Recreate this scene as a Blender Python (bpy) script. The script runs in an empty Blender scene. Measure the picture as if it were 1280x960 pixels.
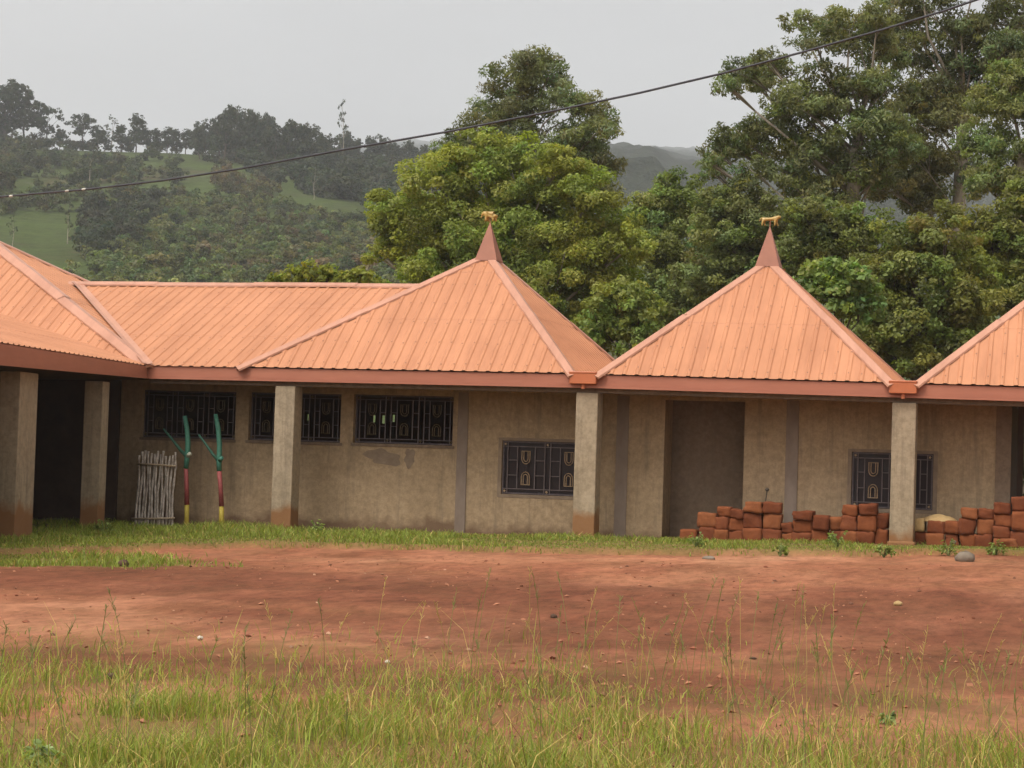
import bpy, bmesh, math, random
import numpy as np
from mathutils import Vector, Matrix

random.seed(7)
rng = np.random.default_rng(11)
scene = bpy.context.scene
COL = scene.collection

# ------------------------------------------------------------------ camera
F, PITCH, ROLL, YAW, DIST = 2400.0, 0.03467, 0.03138, 0.29015, 33.005
CAM = np.array([DIST * math.tan(YAW), -DIST, 1.6])
_cp, _sp, _cy, _sy = math.cos(PITCH), math.sin(PITCH), math.cos(YAW), math.sin(YAW)
FW = np.array([-_sy * _cp, _cy * _cp, _sp])
_rt = np.array([_cy, _sy, 0.0])
_up = np.cross(_rt, FW)
RT = math.cos(ROLL) * _rt + math.sin(ROLL) * _up
UP = -math.sin(ROLL) * _rt + math.cos(ROLL) * _up
cam_data = bpy.data.cameras.new('camera')
cam_data.sensor_width = 36.0
cam_data.lens = 36.0 * F / 1280.0
cam_data.clip_start = 0.1
cam_data.clip_end = 20000.0
cam = bpy.data.objects.new('camera', cam_data)
COL.objects.link(cam)
M = Matrix.Identity(4)
for i in range(3):
    M[i][0], M[i][1], M[i][2], M[i][3] = RT[i], UP[i], -FW[i], CAM[i]
cam.matrix_world = M
scene.camera = cam

# ------------------------------------------------------------------ sky, sun, exposure
SUN_EL, SUN_AZ = math.radians(58), math.radians(205)      # azimuth clockwise from +Y
world = bpy.data.worlds.new('World')
scene.world = world
world.use_nodes = True
wn, wl = world.node_tree.nodes, world.node_tree.links
wn.clear()
w_out = wn.new('ShaderNodeOutputWorld')
w_bg = wn.new('ShaderNodeBackground')
w_sky = wn.new('ShaderNodeTexSky')
w_sky.sky_type = 'NISHITA'
w_sky.sun_disc = False
w_sky.sun_elevation = SUN_EL
w_sky.sun_rotation = SUN_AZ
w_sky.air_density, w_sky.dust_density, w_sky.ozone_density = 1.0, 6.0, 1.0
w_hs = wn.new('ShaderNodeHueSaturation')
w_hs.inputs['Saturation'].default_value = 0.06
w_tc = wn.new('ShaderNodeTexCoord')
w_sep = wn.new('ShaderNodeSeparateXYZ')
w_mr = wn.new('ShaderNodeMapRange')                        # overcast: brighter overhead than at the horizon
w_mr.inputs['From Min'].default_value, w_mr.inputs['From Max'].default_value = 0.12, 0.8
w_mr.inputs['To Min'].default_value, w_mr.inputs['To Max'].default_value = 1.26, 1.9
w_noise = wn.new('ShaderNodeTexNoise')
w_noise.inputs['Scale'].default_value = 3.0
w_noise.inputs['Detail'].default_value = 5.0
w_map = wn.new('ShaderNodeMapping')
w_map.inputs['Scale'].default_value = (1.0, 1.0, 3.0)
w_nr = wn.new('ShaderNodeMapRange')
w_nr.inputs['From Min'].default_value, w_nr.inputs['From Max'].default_value = 0.3, 0.7
w_nr.inputs['To Min'].default_value, w_nr.inputs['To Max'].default_value = 0.90, 1.09
w_m1 = wn.new('ShaderNodeMath'); w_m1.operation = 'MULTIPLY'
w_mul = wn.new('ShaderNodeVectorMath'); w_mul.operation = 'SCALE'
wl.new(w_tc.outputs['Generated'], w_sep.inputs[0])
wl.new(w_tc.outputs['Generated'], w_map.inputs[0])
wl.new(w_map.outputs[0], w_noise.inputs['Vector'])
wl.new(w_noise.outputs['Fac'], w_nr.inputs['Value'])
wl.new(w_sep.outputs['Z'], w_mr.inputs['Value'])
wl.new(w_mr.outputs[0], w_m1.inputs[0])
wl.new(w_nr.outputs[0], w_m1.inputs[1])
wl.new(w_sky.outputs[0], w_hs.inputs['Color'])
wl.new(w_hs.outputs[0], w_mul.inputs[0])
wl.new(w_m1.outputs[0], w_mul.inputs['Scale'])
wl.new(w_mul.outputs[0], w_bg.inputs['Color'])
w_bg.inputs['Strength'].default_value = 0.14
wl.new(w_bg.outputs[0], w_out.inputs['Surface'])

sun_data = bpy.data.lights.new('sun', 'SUN')
sun_data.energy = 1.2
sun_data.angle = math.radians(25)
sun_data.color = (1.0, 0.95, 0.88)
sun = bpy.data.objects.new('sun', sun_data)
COL.objects.link(sun)
_sd = Vector((math.sin(SUN_AZ) * math.cos(SUN_EL), math.cos(SUN_AZ) * math.cos(SUN_EL), math.sin(SUN_EL)))
sun.rotation_euler = _sd.to_track_quat('Z', 'Y').to_euler()

scene.view_settings.view_transform = 'Standard'
scene.view_settings.look = 'None'
scene.view_settings.gamma = 1.0
scene.view_settings.exposure = 0.0
scene.cycles.use_denoising = True
scene.cycles.max_bounces = 6
scene.cycles.diffuse_bounces = 4
scene.cycles.glossy_bounces = 2
scene.cycles.transmission_bounces = 3
scene.cycles.transparent_max_bounces = 8
scene.cycles.volume_bounces = 1


# ------------------------------------------------------------------ helpers
def ray(u, v):
    return FW + (u - 640) / F * RT - (v - 480) / F * UP


def at(u, v, Y=None, d=None, z=None):
    """a point of the place seen at photo position (u, v), on the vertical plane Y, at distance d or at height z"""
    r = ray(u, v)
    if Y is not None:
        t = (Y - CAM[1]) / r[1]
    elif z is not None:
        t = (z - CAM[2]) / r[2]
    else:
        t = d / math.hypot(r[0], r[1])
    return CAM + t * r


def pix(P):
    d = np.asarray(P, float) - CAM
    z = d @ FW
    return 640 + F * (d @ RT) / z, 480 - F * (d @ UP) / z, z


_perm = rng.permutation(512)


def vnoise(x, y):
    x = np.asarray(x, float); y = np.asarray(y, float)
    xi = np.floor(x).astype(int); yi = np.floor(y).astype(int)
    fx = x - xi; fy = y - yi
    fx = fx * fx * (3 - 2 * fx); fy = fy * fy * (3 - 2 * fy)

    def h(a, b):
        return _perm[(_perm[a % 512] + b) % 512] / 511.0
    return (h(xi, yi) * (1 - fx) + h(xi + 1, yi) * fx) * (1 - fy) + (h(xi, yi + 1) * (1 - fx) + h(xi + 1, yi + 1) * fx) * fy


def fbm(x, y, o=4):
    s, a, t = 0, 1, 0
    for k in range(o):
        s = s + a * vnoise(np.asarray(x) * 2 ** k + 17.3 * k, np.asarray(y) * 2 ** k + 5.1 * k)
        t += a; a *= 0.5
    return s / t


def smooth(a, b, x):
    t = np.clip((np.asarray(x, float) - a) / (b - a), 0, 1)
    return t * t * (3 - 2 * t)


class MB:
    """collects faces of one mesh"""
    def __init__(self):
        self.v, self.f, self.m = [], [], []

    def poly(self, pts, m=0):
        n = len(self.v)
        self.v += [tuple(map(float, p)) for p in pts]
        self.f.append(list(range(n, n + len(pts)))); self.m.append(m)

    def box(self, x0, x1, y0, y1, z0, z1, m=0, T=None):
        n = len(self.v)
        c = [(x, y, z) for x in (x0, x1) for y in (y0, y1) for z in (z0, z1)]
        if T is not None:
            c = [tuple(T @ Vector(p)) for p in c]
        self.v += c
        for q in ((0, 1, 3, 2), (4, 6, 7, 5), (0, 4, 5, 1), (2, 3, 7, 6), (0, 2, 6, 4), (1, 5, 7, 3)):
            self.f.append([n + i for i in q]); self.m.append(m)

    def bar(self, a, b, w, h, m=0, up=(0, 0, 1)):
        """a box beam from a to b, w wide, h high"""
        a, b, up = Vector(a), Vector(b), Vector(up)
        d = (b - a).normalized()
        if abs(d.dot(up)) > .98: up = Vector((0, 1, 0))
        s = d.cross(up).normalized(); t = s.cross(d)
        n = len(self.v)
        for p in (a, b):
            for i, j in ((-1, -1), (1, -1), (1, 1), (-1, 1)):
                self.v.append(tuple(p + s * (i * w / 2) + t * (j * h / 2)))
        for q in ((0, 1, 2, 3), (7, 6, 5, 4), (0, 4, 5, 1), (1, 5, 6, 2), (2, 6, 7, 3), (3, 7, 4, 0)):
            self.f.append([n + i for i in q]); self.m.append(m)

    def tube(self, pts, rad, k=7, m=0, cap=True):
        pts = [Vector(p) for p in pts]
        if not hasattr(rad, '__len__'):
            rad = [rad] * len(pts)
        n = len(self.v)
        ref = Vector((0.31, 0.17, 0.93))
        for i, p in enumerate(pts):
            d = (pts[min(i + 1, len(pts) - 1)] - pts[max(i - 1, 0)]).normalized()
            r0 = ref if abs(d.dot(ref)) < 0.9 else Vector((1, 0, 0))
            s = d.cross(r0).normalized(); t = d.cross(s)
            for j in range(k):
                a = 2 * math.pi * j / k
                self.v.append(tuple(p + (s * math.cos(a) + t * math.sin(a)) * rad[i]))
        for i in range(len(pts) - 1):
            for j in range(k):
                a = n + i * k + j; b = n + i * k + (j + 1) % k
                self.f.append([a, b, b + k, a + k]); self.m.append(m)
        if cap:
            self.f.append([n + j for j in range(k)][::-1]); self.m.append(m)
            e = n + (len(pts) - 1) * k
            self.f.append([e + j for j in range(k)]); self.m.append(m)

    def build(self, name, mats, parent=None, smooth_=False, bevel=0.0):
        me = bpy.data.meshes.new(name)
        me.from_pydata(self.v, [], self.f)
        mats = mats if isinstance(mats, (list, tuple)) else [mats]
        for q in mats:
            me.materials.append(q)
        me.polygons.foreach_set('material_index', self.m)
        if smooth_:
            me.polygons.foreach_set('use_smooth', [True] * len(self.f))
        me.update()
        o = bpy.data.objects.new(name, me)
        COL.objects.link(o)
        if parent is not None:
            o.parent = parent
            if parent.type == 'EMPTY' and any(abs(c) > 0 for c in parent.location):
                o.matrix_parent_inverse = Matrix.Translation(parent.location).inverted()
        if bevel > 0:
            b = o.modifiers.new('bevel', 'BEVEL'); b.width = bevel; b.segments = 2; b.limit_method = 'ANGLE'
        return o


def quads_mesh(name, V, mat, tint=None, parent=None, n=4):
    """V: (k*n,3) array of k n-gons; tint (k,3)"""
    V = np.asarray(V, np.float32).reshape(-1, 3)
    k = len(V) // n
    me = bpy.data.meshes.new(name)
    me.vertices.add(len(V)); me.vertices.foreach_set('co', V.ravel())
    me.loops.add(len(V)); me.loops.foreach_set('vertex_index', np.arange(len(V), dtype=np.int32))
    me.polygons.add(k); me.polygons.foreach_set('loop_start', np.arange(k, dtype=np.int32) * n)
    if tint is not None:
        at_ = me.attributes.new('tint', 'FLOAT_COLOR', 'POINT')
        c = np.ones((len(V), 4), np.float32); c[:, :3] = np.repeat(np.asarray(tint, np.float32), n, axis=0)
        at_.data.foreach_set('color', c.ravel())
    me.materials.append(mat)
    me.update(calc_edges=True); me.validate()
    o = bpy.data.objects.new(name, me)
    COL.objects.link(o)
    if parent is not None:
        o.parent = parent
    return o


def empty(name, loc=(0, 0, 0)):
    o = bpy.data.objects.new(name, None)
    o.empty_display_size = 0.2
    o.location = loc
    COL.objects.link(o)
    return o


def tag(o, label=None, cat=None, group=None, kind=None):
    if label: o['label'] = label
    if cat: o['category'] = cat
    if group: o['group'] = group
    if kind: o['kind'] = kind
    return o


def copy_tree(o, parent=None):
    c = o.copy(); COL.objects.link(c)
    c.parent = parent
    for ch in list(o.children):
        copy_tree(ch, c)
    return c


# ------------------------------------------------------------------ materials
def new_mat(name):
    m = bpy.data.materials.new(name); m.use_nodes = True
    nt = m.node_tree
    return m, nt.nodes, nt.links, nt.nodes['Principled BSDF']


def ramp(nodes, stops):
    r = nodes.new('ShaderNodeValToRGB')
    while len(r.color_ramp.elements) < len(stops):
        r.color_ramp.elements.new(0.5)
    for e, (p, c) in zip(r.color_ramp.elements, stops):
        e.position = p; e.color = (*c, 1)
    return r


def noise(nodes, links, scale, detail=4, rough=0.6, vec=None, stretch=None, coord='Object'):
    n = nodes.new('ShaderNodeTexNoise')
    n.inputs['Scale'].default_value = scale; n.inputs['Detail'].default_value = detail; n.inputs['Roughness'].default_value = rough
    tc = nodes.new('ShaderNodeTexCoord')
    if stretch:
        mp = nodes.new('ShaderNodeMapping'); mp.inputs['Scale'].default_value = stretch
        links.new(tc.outputs[coord], mp.inputs[0]); links.new(mp.outputs[0], n.inputs['Vector'])
    else:
        links.new(tc.outputs[coord], n.inputs['Vector'])
    return n


def mixc(nodes, links, fac, a, b, mode='MIX'):
    x = nodes.new('ShaderNodeMix'); x.data_type = 'RGBA'; x.blend_type = mode
    for s, val in ((x.inputs[0], fac), (x.inputs[6], a), (x.inputs[7], b)):
        if hasattr(val, 'is_linked'):
            links.new(val, s)
        elif isinstance(val, (tuple, list)):
            s.default_value = (*val, 1)
        else:
            s.default_value = val
    return x.outputs[2]


def bump(nodes, links, bsdf, h, strength, dist):
    b = nodes.new('ShaderNodeBump'); b.inputs['Strength'].default_value = strength; b.inputs['Distance'].default_value = dist
    links.new(h, b.inputs['Height']); links.new(b.outputs[0], bsdf.inputs['Normal'])


def simple(name, c0, c1, scale=6.0, rough=0.8, stretch=None, bstr=0.25, bdist=0.02, spec=0.3, metallic=0.0, bscale=None):
    m, n, l, p = new_mat(name)
    nz = noise(n, l, scale, 6, 0.65, stretch=stretch)
    r = ramp(n, [(0.3, c0), (0.7, c1)])
    l.new(nz.outputs['Fac'], r.inputs[0]); l.new(r.outputs[0], p.inputs['Base Color'])
    p.inputs['Roughness'].default_value = rough
    p.inputs['Specular IOR Level'].default_value = spec
    p.inputs['Metallic'].default_value = metallic
    if bstr:
        nb = noise(n, l, bscale or scale * 3, 5, 0.6, stretch=stretch)
        bump(n, l, p, nb.outputs['Fac'], bstr, bdist)
    return m


def roof_paint(name, c0, c1, c2, rough, spec):
    m, n, l, p = new_mat(name)
    a = noise(n, l, 0.55, 4, 0.6)
    b = noise(n, l, 5.0, 6, 0.7, stretch=(1.6, 0.5, 0.5))
    r = ramp(n, [(0.3, c0), (0.7, c1)])
    l.new(a.outputs['Fac'], r.inputs[0])
    r2 = ramp(n, [(0.52, (0, 0, 0)), (0.78, (0.55, 0.55, 0.55))])
    l.new(b.outputs['Fac'], r2.inputs[0])
    g = noise(n, l, 0.9, 6, 0.75, stretch=(2.6, 0.35, 0.35))
    g2 = ramp(n, [(0.36, (0.84, 0.80, 0.78)), (0.56, (1.0, 1.0, 1.0)), (0.75, (1.07, 1.07, 1.08))])
    l.new(g.outputs['Fac'], g2.inputs[0])
    l.new(mixc(n, l, 1.0, mixc(n, l, r2.outputs[0], r.outputs[0], c2), g2.outputs[0], 'MULTIPLY'), p.inputs['Base Color'])
    p.inputs['Roughness'].default_value = rough
    p.inputs['Specular IOR Level'].default_value = spec
    w = noise(n, l, 1.7, 2, 0.5)
    bump(n, l, p, w.outputs['Fac'], 0.12, 0.05)
    return m


def plaster(name, c0, c1, stain_top=0.32, splash=(0.20, 0.115, 0.06), splash_amt=1.0):
    m, n, l, p = new_mat(name)
    a = noise(n, l, 1.1, 6, 0.7)
    r = ramp(n, [(0.3, c0), (0.7, c1)])
    l.new(a.outputs['Fac'], r.inputs[0])
    f = noise(n, l, 9.0, 6, 0.75)
    fr = ramp(n, [(0.35, (0.72, 0.70, 0.66)), (0.68, (1.08, 1.06, 1.02))])
    l.new(f.outputs['Fac'], fr.inputs[0])
    col = mixc(n, l, 1.0, r.outputs[0], fr.outputs[0], 'MULTIPLY')
    # vertical water streaks
    s = noise(n, l, 2.2, 5, 0.7, stretch=(3.2, 3.2, 0.22))
    sr = ramp(n, [(0.5, (0, 0, 0)), (0.75, (0.62, 0.62, 0.62))])
    l.new(s.outputs['Fac'], sr.inputs[0])
    col = mixc(n, l, sr.outputs[0], col, (0.13, 0.10, 0.07))
    # mud splash along the foot
    tc = n.new('ShaderNodeTexCoord'); sep = n.new('ShaderNodeSeparateXYZ')
    l.new(tc.outputs['Object'], sep.inputs[0])
    e = noise(n, l, 1.4, 5, 0.65)
    ad = n.new('ShaderNodeMath'); ad.operation = 'MULTIPLY_ADD'
    ad.inputs[1].default_value = -1.0; ad.inputs[2].default_value = 0.5
    l.new(e.outputs['Fac'], ad.inputs[0])
    ad2 = n.new('ShaderNodeMath'); ad2.operation = 'MULTIPLY_ADD'; ad2.inputs[1].default_value = 0.9
    l.new(ad.outputs[0], ad2.inputs[0]); l.new(sep.outputs['Z'], ad2.inputs[2])
    mr = n.new('ShaderNodeMapRange')
    mr.inputs['From Min'].default_value = stain_top - 0.12; mr.inputs['From Max'].default_value = stain_top + 0.08
    mr.inputs['To Min'].default_value = 0.9 * splash_amt; mr.inputs['To Max'].default_value = 0.0
    l.new(ad2.outputs[0], mr.inputs['Value'])
    col = mixc(n, l, mr.outputs[0], col, splash)
    l.new(col, p.inputs['Base Color'])
    p.inputs['Roughness'].default_value = 0.9
    p.inputs['Specular IOR Level'].default_value = 0.15
    b = noise(n, l, 14.0, 6, 0.7)
    bump(n, l, p, b.outputs['Fac'], 0.35, 0.02)
    return m


def leaf_mat(name, rough=0.55, trans=0.42):
    m, n, l, p = new_mat(name)
    a = n.new('ShaderNodeAttribute'); a.attribute_name = 'tint'
    l.new(a.outputs['Color'], p.inputs['Base Color'])
    p.inputs['Roughness'].default_value = rough
    p.inputs['Specular IOR Level'].default_value = 0.25
    t = n.new('ShaderNodeBsdfTranslucent')
    l.new(mixc(n, l, 1.0, a.outputs['Color'], (1.25, 1.3, 0.7), 'MULTIPLY'), t.inputs['Color'])
    mx = n.new('ShaderNodeMixShader'); mx.inputs[0].default_value = trans
    out = n['Material Output']
    l.new(p.outputs[0], mx.inputs[1]); l.new(t.outputs[0], mx.inputs[2]); l.new(mx.outputs[0], out.inputs['Surface'])
    return m


ROOF = roof_paint('roof_paint', (0.43, 0.181, 0.084), (0.48, 0.207, 0.100), (0.38, 0.160, 0.078), 0.5, 0.3)
CAPM = roof_paint('cap_paint_sheen', (0.43, 0.205, 0.125), (0.48, 0.235, 0.15), (0.38, 0.18, 0.115), 0.4, 0.4)  # roof paint made paler and pinker, a sky reflection put into the colour
SCREW = simple('rusty_screw', (0.20, 0.09, 0.05), (0.30, 0.14, 0.08), 20, 0.7)
FASCIA = simple('fascia_paint', (0.32, 0.112, 0.064), (0.39, 0.143, 0.083), 1.5, 0.5, stretch=(0.6, 1, 4), bstr=0.1, spec=0.4)
SPIRE = simple('spire_metal', (0.235, 0.078, 0.036), (0.30, 0.105, 0.05), 2.5, 0.5, bstr=0.1, spec=0.4)
GUTTER = simple('gutter_box_paint', (0.40, 0.115, 0.043), (0.47, 0.14, 0.056), 2.5, 0.4, bstr=0.1, spec=0.4)
GOLD = simple('gilded_figure', (0.32, 0.19, 0.04), (0.42, 0.27, 0.07), 14, 0.45, bstr=0.1, spec=0.5)
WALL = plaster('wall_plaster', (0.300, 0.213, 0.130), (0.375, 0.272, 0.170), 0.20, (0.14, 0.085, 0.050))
WALLDIM = plaster('darkened_plaster', (0.165, 0.115, 0.080), (0.215, 0.155, 0.110), 0.10, (0.13, 0.08, 0.05))  # darker copy of the wall plaster; holds the door recess's shade
COLM = plaster('column_render', (0.315, 0.245, 0.165), (0.385, 0.305, 0.212), 0.46, (0.22, 0.10, 0.038))
STRIP = simple('bare_concrete_strip', (0.165, 0.120, 0.090), (0.225, 0.17, 0.13), 4, 0.95, stretch=(1, 1, 0.5), bstr=0.4)
PATCH = simple('cement_patch', (0.16, 0.112, 0.074), (0.235, 0.17, 0.115), 5, 0.95, bstr=0.4)
DARKIN = simple('darkened_interior', (0.055, 0.036, 0.026), (0.085, 0.055, 0.04), 3, 0.95)  # near-black wall colour paints the shade of the rooms
SOFFIT = simple('soffit_board', (0.14, 0.095, 0.07), (0.18, 0.125, 0.09), 3, 0.9, stretch=(0.4, 3, 1))
IRON = simple('window_iron', (0.020, 0.014, 0.018), (0.045, 0.032, 0.036), 12, 0.6, spec=0.4)
IRONL = simple('grille_bar_iron', (0.085, 0.062, 0.058), (0.14, 0.105, 0.10), 12, 0.55, spec=0.4)
MEDAL = simple('ochre_ironwork', (0.22, 0.14, 0.075), (0.36, 0.25, 0.15), 18, 0.55)
MEDAL_SHADE = simple('shaded_ironwork', (0.07, 0.045, 0.02), (0.12, 0.08, 0.035), 18, 0.6)  # ochre ironwork darkened: upper windows' shade painted into the colour
PANE = simple('dark_window_pane', (0.014, 0.008, 0.008), (0.022, 0.013, 0.013), 3, 0.35, bstr=0, spec=0.3)
BRICK = [simple('mud_block_%d' % i, a, b, 7, 0.95, bstr=0.5, bdist=0.02, spec=0.1) for i, (a, b) in enumerate((
    ((0.150, 0.045, 0.018), (0.215, 0.069, 0.027)), ((0.128, 0.038, 0.017), (0.185, 0.059, 0.025)),
    ((0.165, 0.054, 0.021), (0.235, 0.082, 0.033)), ((0.112, 0.033, 0.015), (0.165, 0.051, 0.022))))]
TANBRICK = simple('tan_block', (0.33, 0.21, 0.09), (0.44, 0.30, 0.14), 7, 0.95, bstr=0.5, spec=0.1)
YEL = simple('yellow_paint', (0.34, 0.25, 0.03), (0.44, 0.33, 0.05), 14, 0.6)
RED = simple('red_paint', (0.24, 0.05, 0.045), (0.32, 0.08, 0.07), 14, 0.6)
GRN = simple('green_paint', (0.05, 0.17, 0.115), (0.09, 0.25, 0.17), 14, 0.6)
GRND = simple('dark_green_paint', (0.03, 0.09, 0.06), (0.055, 0.14, 0.09), 14, 0.65)
STEMG = simple('green_stem', (0.10, 0.12, 0.035), (0.15, 0.17, 0.05), 14, 0.7)
PALEWOOD = simple('cut_pale_wood', (0.36, 0.36, 0.26), (0.5, 0.5, 0.38), 20, 0.8)
STICK = simple('weathered_stick', (0.20, 0.15, 0.11), (0.72, 0.62, 0.52), 13, 0.85, stretch=(1, 1, 0.6))
RAIL = simple('pale_cane', (0.42, 0.31, 0.2), (0.52, 0.40, 0.27), 9, 0.8)
STONE = simple('grey_stone', (0.11, 0.082, 0.055), (0.22, 0.175, 0.13), 4, 0.9, bstr=0.5)
STONEW = simple('pale_stone', (0.48, 0.42, 0.34), (0.62, 0.56, 0.47), 6, 0.9, bstr=0.5)
CLOD = simple('dark_clod', (0.06, 0.035, 0.022), (0.11, 0.06, 0.035), 9, 0.95, bstr=0.6)
CABLE = simple('black_cable_sheath', (0.035, 0.035, 0.04), (0.06, 0.06, 0.065), 9, 0.6, bstr=0)
RAG = simple('pale_scrap', (0.45, 0.42, 0.36), (0.6, 0.57, 0.5), 9, 0.9)
BARK = simple('pale_bark', (0.20, 0.165, 0.12), (0.34, 0.29, 0.225), 3, 0.95, stretch=(2, 2, 0.5), bstr=0.5, bdist=0.05)
BARKD = simple('dark_bark', (0.06, 0.045, 0.032), (0.11, 0.085, 0.06), 3, 0.95, stretch=(2, 2, 0.5), bstr=0.5, bdist=0.05)
LEAF = leaf_mat('broad_leaf')
LEAFE = leaf_mat('narrow_leaf', 0.5, 0.40)
GRASSM = leaf_mat('grass_blade', 0.6, 0.35)


# ------------------------------------------------------------------ ground
def tilt(x, y):
    return 0.022 * (np.clip(x, -14, 16) - 1.4) * smooth(-17, -5, y)


def verge_edge(x):
    """Y of the border between dirt and the grass verge in front of the building"""
    x = np.asarray(x, float)
    e = -4.6 + 0.16 * (x + 4)
    e = e + 1.3 * smooth(4, 9, x)
    e = e - 4.2 * smooth(-2.6, -5.2, x)
    return e + 0.5 * (fbm(x * 0.9, x * 0 + 3.3, 3) - 0.5)


def grass_mask(x, y):
    """0..1 how much the ground is grown over"""
    x = np.asarray(x, float); y = np.asarray(y, float)
    v = smooth(-0.35, 0.25, y - verge_edge(x))
    # the tongue of grass reaching out of the verge on the left
    n = fbm(x * 0.35 + 9, y * 0.35, 4)
    tongue = smooth(0.25, 0.9, 1.35 - np.hypot((x + 4.4) / 3.6, (y + 10.2) / 2.6) + 0.9 * (n - 0.5))
    return np.clip(np.maximum(v, tongue), 0, 1)


def fore_mask(x, y):
    d = np.hypot(x - CAM[0], y - CAM[1])
    th = np.degrees(np.arctan2(x - CAM[0], y - CAM[1])) + 16.7          # 0 = picture centre, about -15..+15
    n = fbm(np.asarray(x) * 0.8, np.asarray(y) * 0.8, 4)
    lim = 11.2 - 0.06 * th + 3.6 * (n - 0.5) - 0.6 * smooth(2, 12, th)
    return smooth(0.9, -1.1, d - lim)


def ground_z(x, y):
    x = np.asarray(x, float); y = np.asarray(y, float)
    near = smooth(60, 25, np.hypot(x - 3, y + 15))
    z = tilt(x, y)
    z = z + near * smooth(1.0, -1.5, y) * (0.11 * (fbm(x * 0.35, y * 0.6, 5) - 0.5) + 0.045 * (fbm(x * 2.4, y * 1.5, 4) - 0.5))
    # worn bank where the dirt meets the verge
    z = z + near * 0.09 * smooth(-0.14, 0.12, y - verge_edge(x)) * smooth(-14, -8, x)
    return z


def _axis(a, b, n, far, k):
    g = np.geomspace(1, far, k)
    return np.concatenate([a - g[::-1], np.linspace(a, b, n), b + g])


gx = _axis(-14, 16, 260, 3400, 18)
gy = _axis(-34, 3, 320, 3400, 18)
GX, GY = np.meshgrid(gx, gy)
GZ = ground_z(GX, GY)
nx, ny = len(gx), len(gy)
me = bpy.data.meshes.new('ground')
idx = np.arange(nx * ny).reshape(ny, nx)
quads = np.stack([idx[:-1, :-1], idx[:-1, 1:], idx[1:, 1:], idx[1:, :-1]], -1).reshape(-1, 4)
me.from_pydata(np.stack([GX, GY, GZ], -1).reshape(-1, 3).tolist(), [], quads.tolist())
me.polygons.foreach_set('use_smooth', [True] * len(quads))
gm = np.maximum(grass_mask(GX, GY), .55 * fore_mask(GX, GY) * (GY < -15))
gm = np.where(np.hypot(GX - 3, GY + 15) > 60, 1.0, gm)
att = me.attributes.new('grown', 'FLOAT', 'POINT')
att.data.foreach_set('value', gm.astype(np.float32).ravel())
def patch_mask(spots, x, y):
    o = np.zeros_like(x)
    for u, v, ru, rd in spots:
        P = at(u, v, z=0.0)
        ex = ((x - P[0]) * _cy + (y - P[1]) * _sy) / ru; ey = (-(x - P[0]) * _sy + (y - P[1]) * _cy) / rd
        o = np.maximum(o, smooth(.55, -.25, np.hypot(ex, ey) - 1 + 1.5 * (fbm(x * .55 + u, y * .8 + v, 5) - .5)))
    return o


a_ = me.attributes.new('near_brown', 'FLOAT', 'POINT')
a_.data.foreach_set('value', (.25 + .7 * smooth(19, 11.5, np.hypot(GX - CAM[0], GY - CAM[1]))).astype(np.float32).ravel())  # earth turns browner and darker towards the camera
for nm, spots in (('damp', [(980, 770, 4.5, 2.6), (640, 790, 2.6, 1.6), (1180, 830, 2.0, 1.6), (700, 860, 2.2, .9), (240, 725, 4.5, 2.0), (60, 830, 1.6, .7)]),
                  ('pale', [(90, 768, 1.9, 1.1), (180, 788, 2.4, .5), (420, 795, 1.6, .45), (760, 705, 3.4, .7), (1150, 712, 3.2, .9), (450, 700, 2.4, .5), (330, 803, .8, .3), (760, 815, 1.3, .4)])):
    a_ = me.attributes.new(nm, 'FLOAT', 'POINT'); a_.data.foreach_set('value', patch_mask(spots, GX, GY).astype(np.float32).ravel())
m, n, l, p = new_mat('red_earth')
big = noise(n, l, 0.2, 6, 0.65, stretch=(1.3, 0.6, 1))
mid = noise(n, l, 0.75, 7, 0.72, stretch=(1.15, 0.5, 1))
fine = noise(n, l, 5.0, 8, 0.8, stretch=(1.2, 0.5, 1))
r1 = ramp(n, [(0.35, (0.235, 0.083, 0.042)), (0.5, (0.295, 0.109, 0.056)), (0.66, (0.375, 0.158, 0.086))])
l.new(big.outputs['Fac'], r1.inputs[0])
r2 = ramp(n, [(0.38, (0.70, 0.67, 0.65)), (0.55, (1.0, 1.0, 1.0)), (0.72, (1.18, 1.22, 1.24))])
l.new(mid.outputs['Fac'], r2.inputs[0])
c = mixc(n, l, 1.0, r1.outputs[0], r2.outputs[0], 'MULTIPLY')
r3 = ramp(n, [(0.34, (0.60, 0.57, 0.54)), (0.5, (1.0, 1.0, 1.0)), (0.66, (1.3, 1.3, 1.28))])
l.new(fine.outputs['Fac'], r3.inputs[0])
c = mixc(n, l, 1.0, c, r3.outputs[0], 'MULTIPLY')
near_nz = noise(n, l, 0.9, 7, 0.75, stretch=(1.2, 0.6, 1))
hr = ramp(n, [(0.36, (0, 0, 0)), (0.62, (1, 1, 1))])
l.new(near_nz.outputs['Fac'], hr.inputs[0])
ha = n.new('ShaderNodeAttribute'); ha.attribute_name = 'near_brown'
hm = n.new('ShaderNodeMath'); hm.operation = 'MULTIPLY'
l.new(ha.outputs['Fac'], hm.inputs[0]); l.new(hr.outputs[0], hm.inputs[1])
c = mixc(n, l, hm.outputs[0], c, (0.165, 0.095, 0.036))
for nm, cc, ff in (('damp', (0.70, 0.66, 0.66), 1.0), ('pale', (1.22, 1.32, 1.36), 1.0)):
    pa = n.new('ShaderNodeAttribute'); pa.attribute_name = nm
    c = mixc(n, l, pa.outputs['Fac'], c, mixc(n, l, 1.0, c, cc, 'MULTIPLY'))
film = noise(n, l, 1.1, 6, 0.7, stretch=(0.6, 1.3, 1))
fr = ramp(n, [(0.56, (0, 0, 0)), (0.76, (0.22, 0.22, 0.22))])
l.new(film.outputs['Fac'], fr.inputs[0])
c = mixc(n, l, fr.outputs[0], c, (0.19, 0.125, 0.042))
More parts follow.
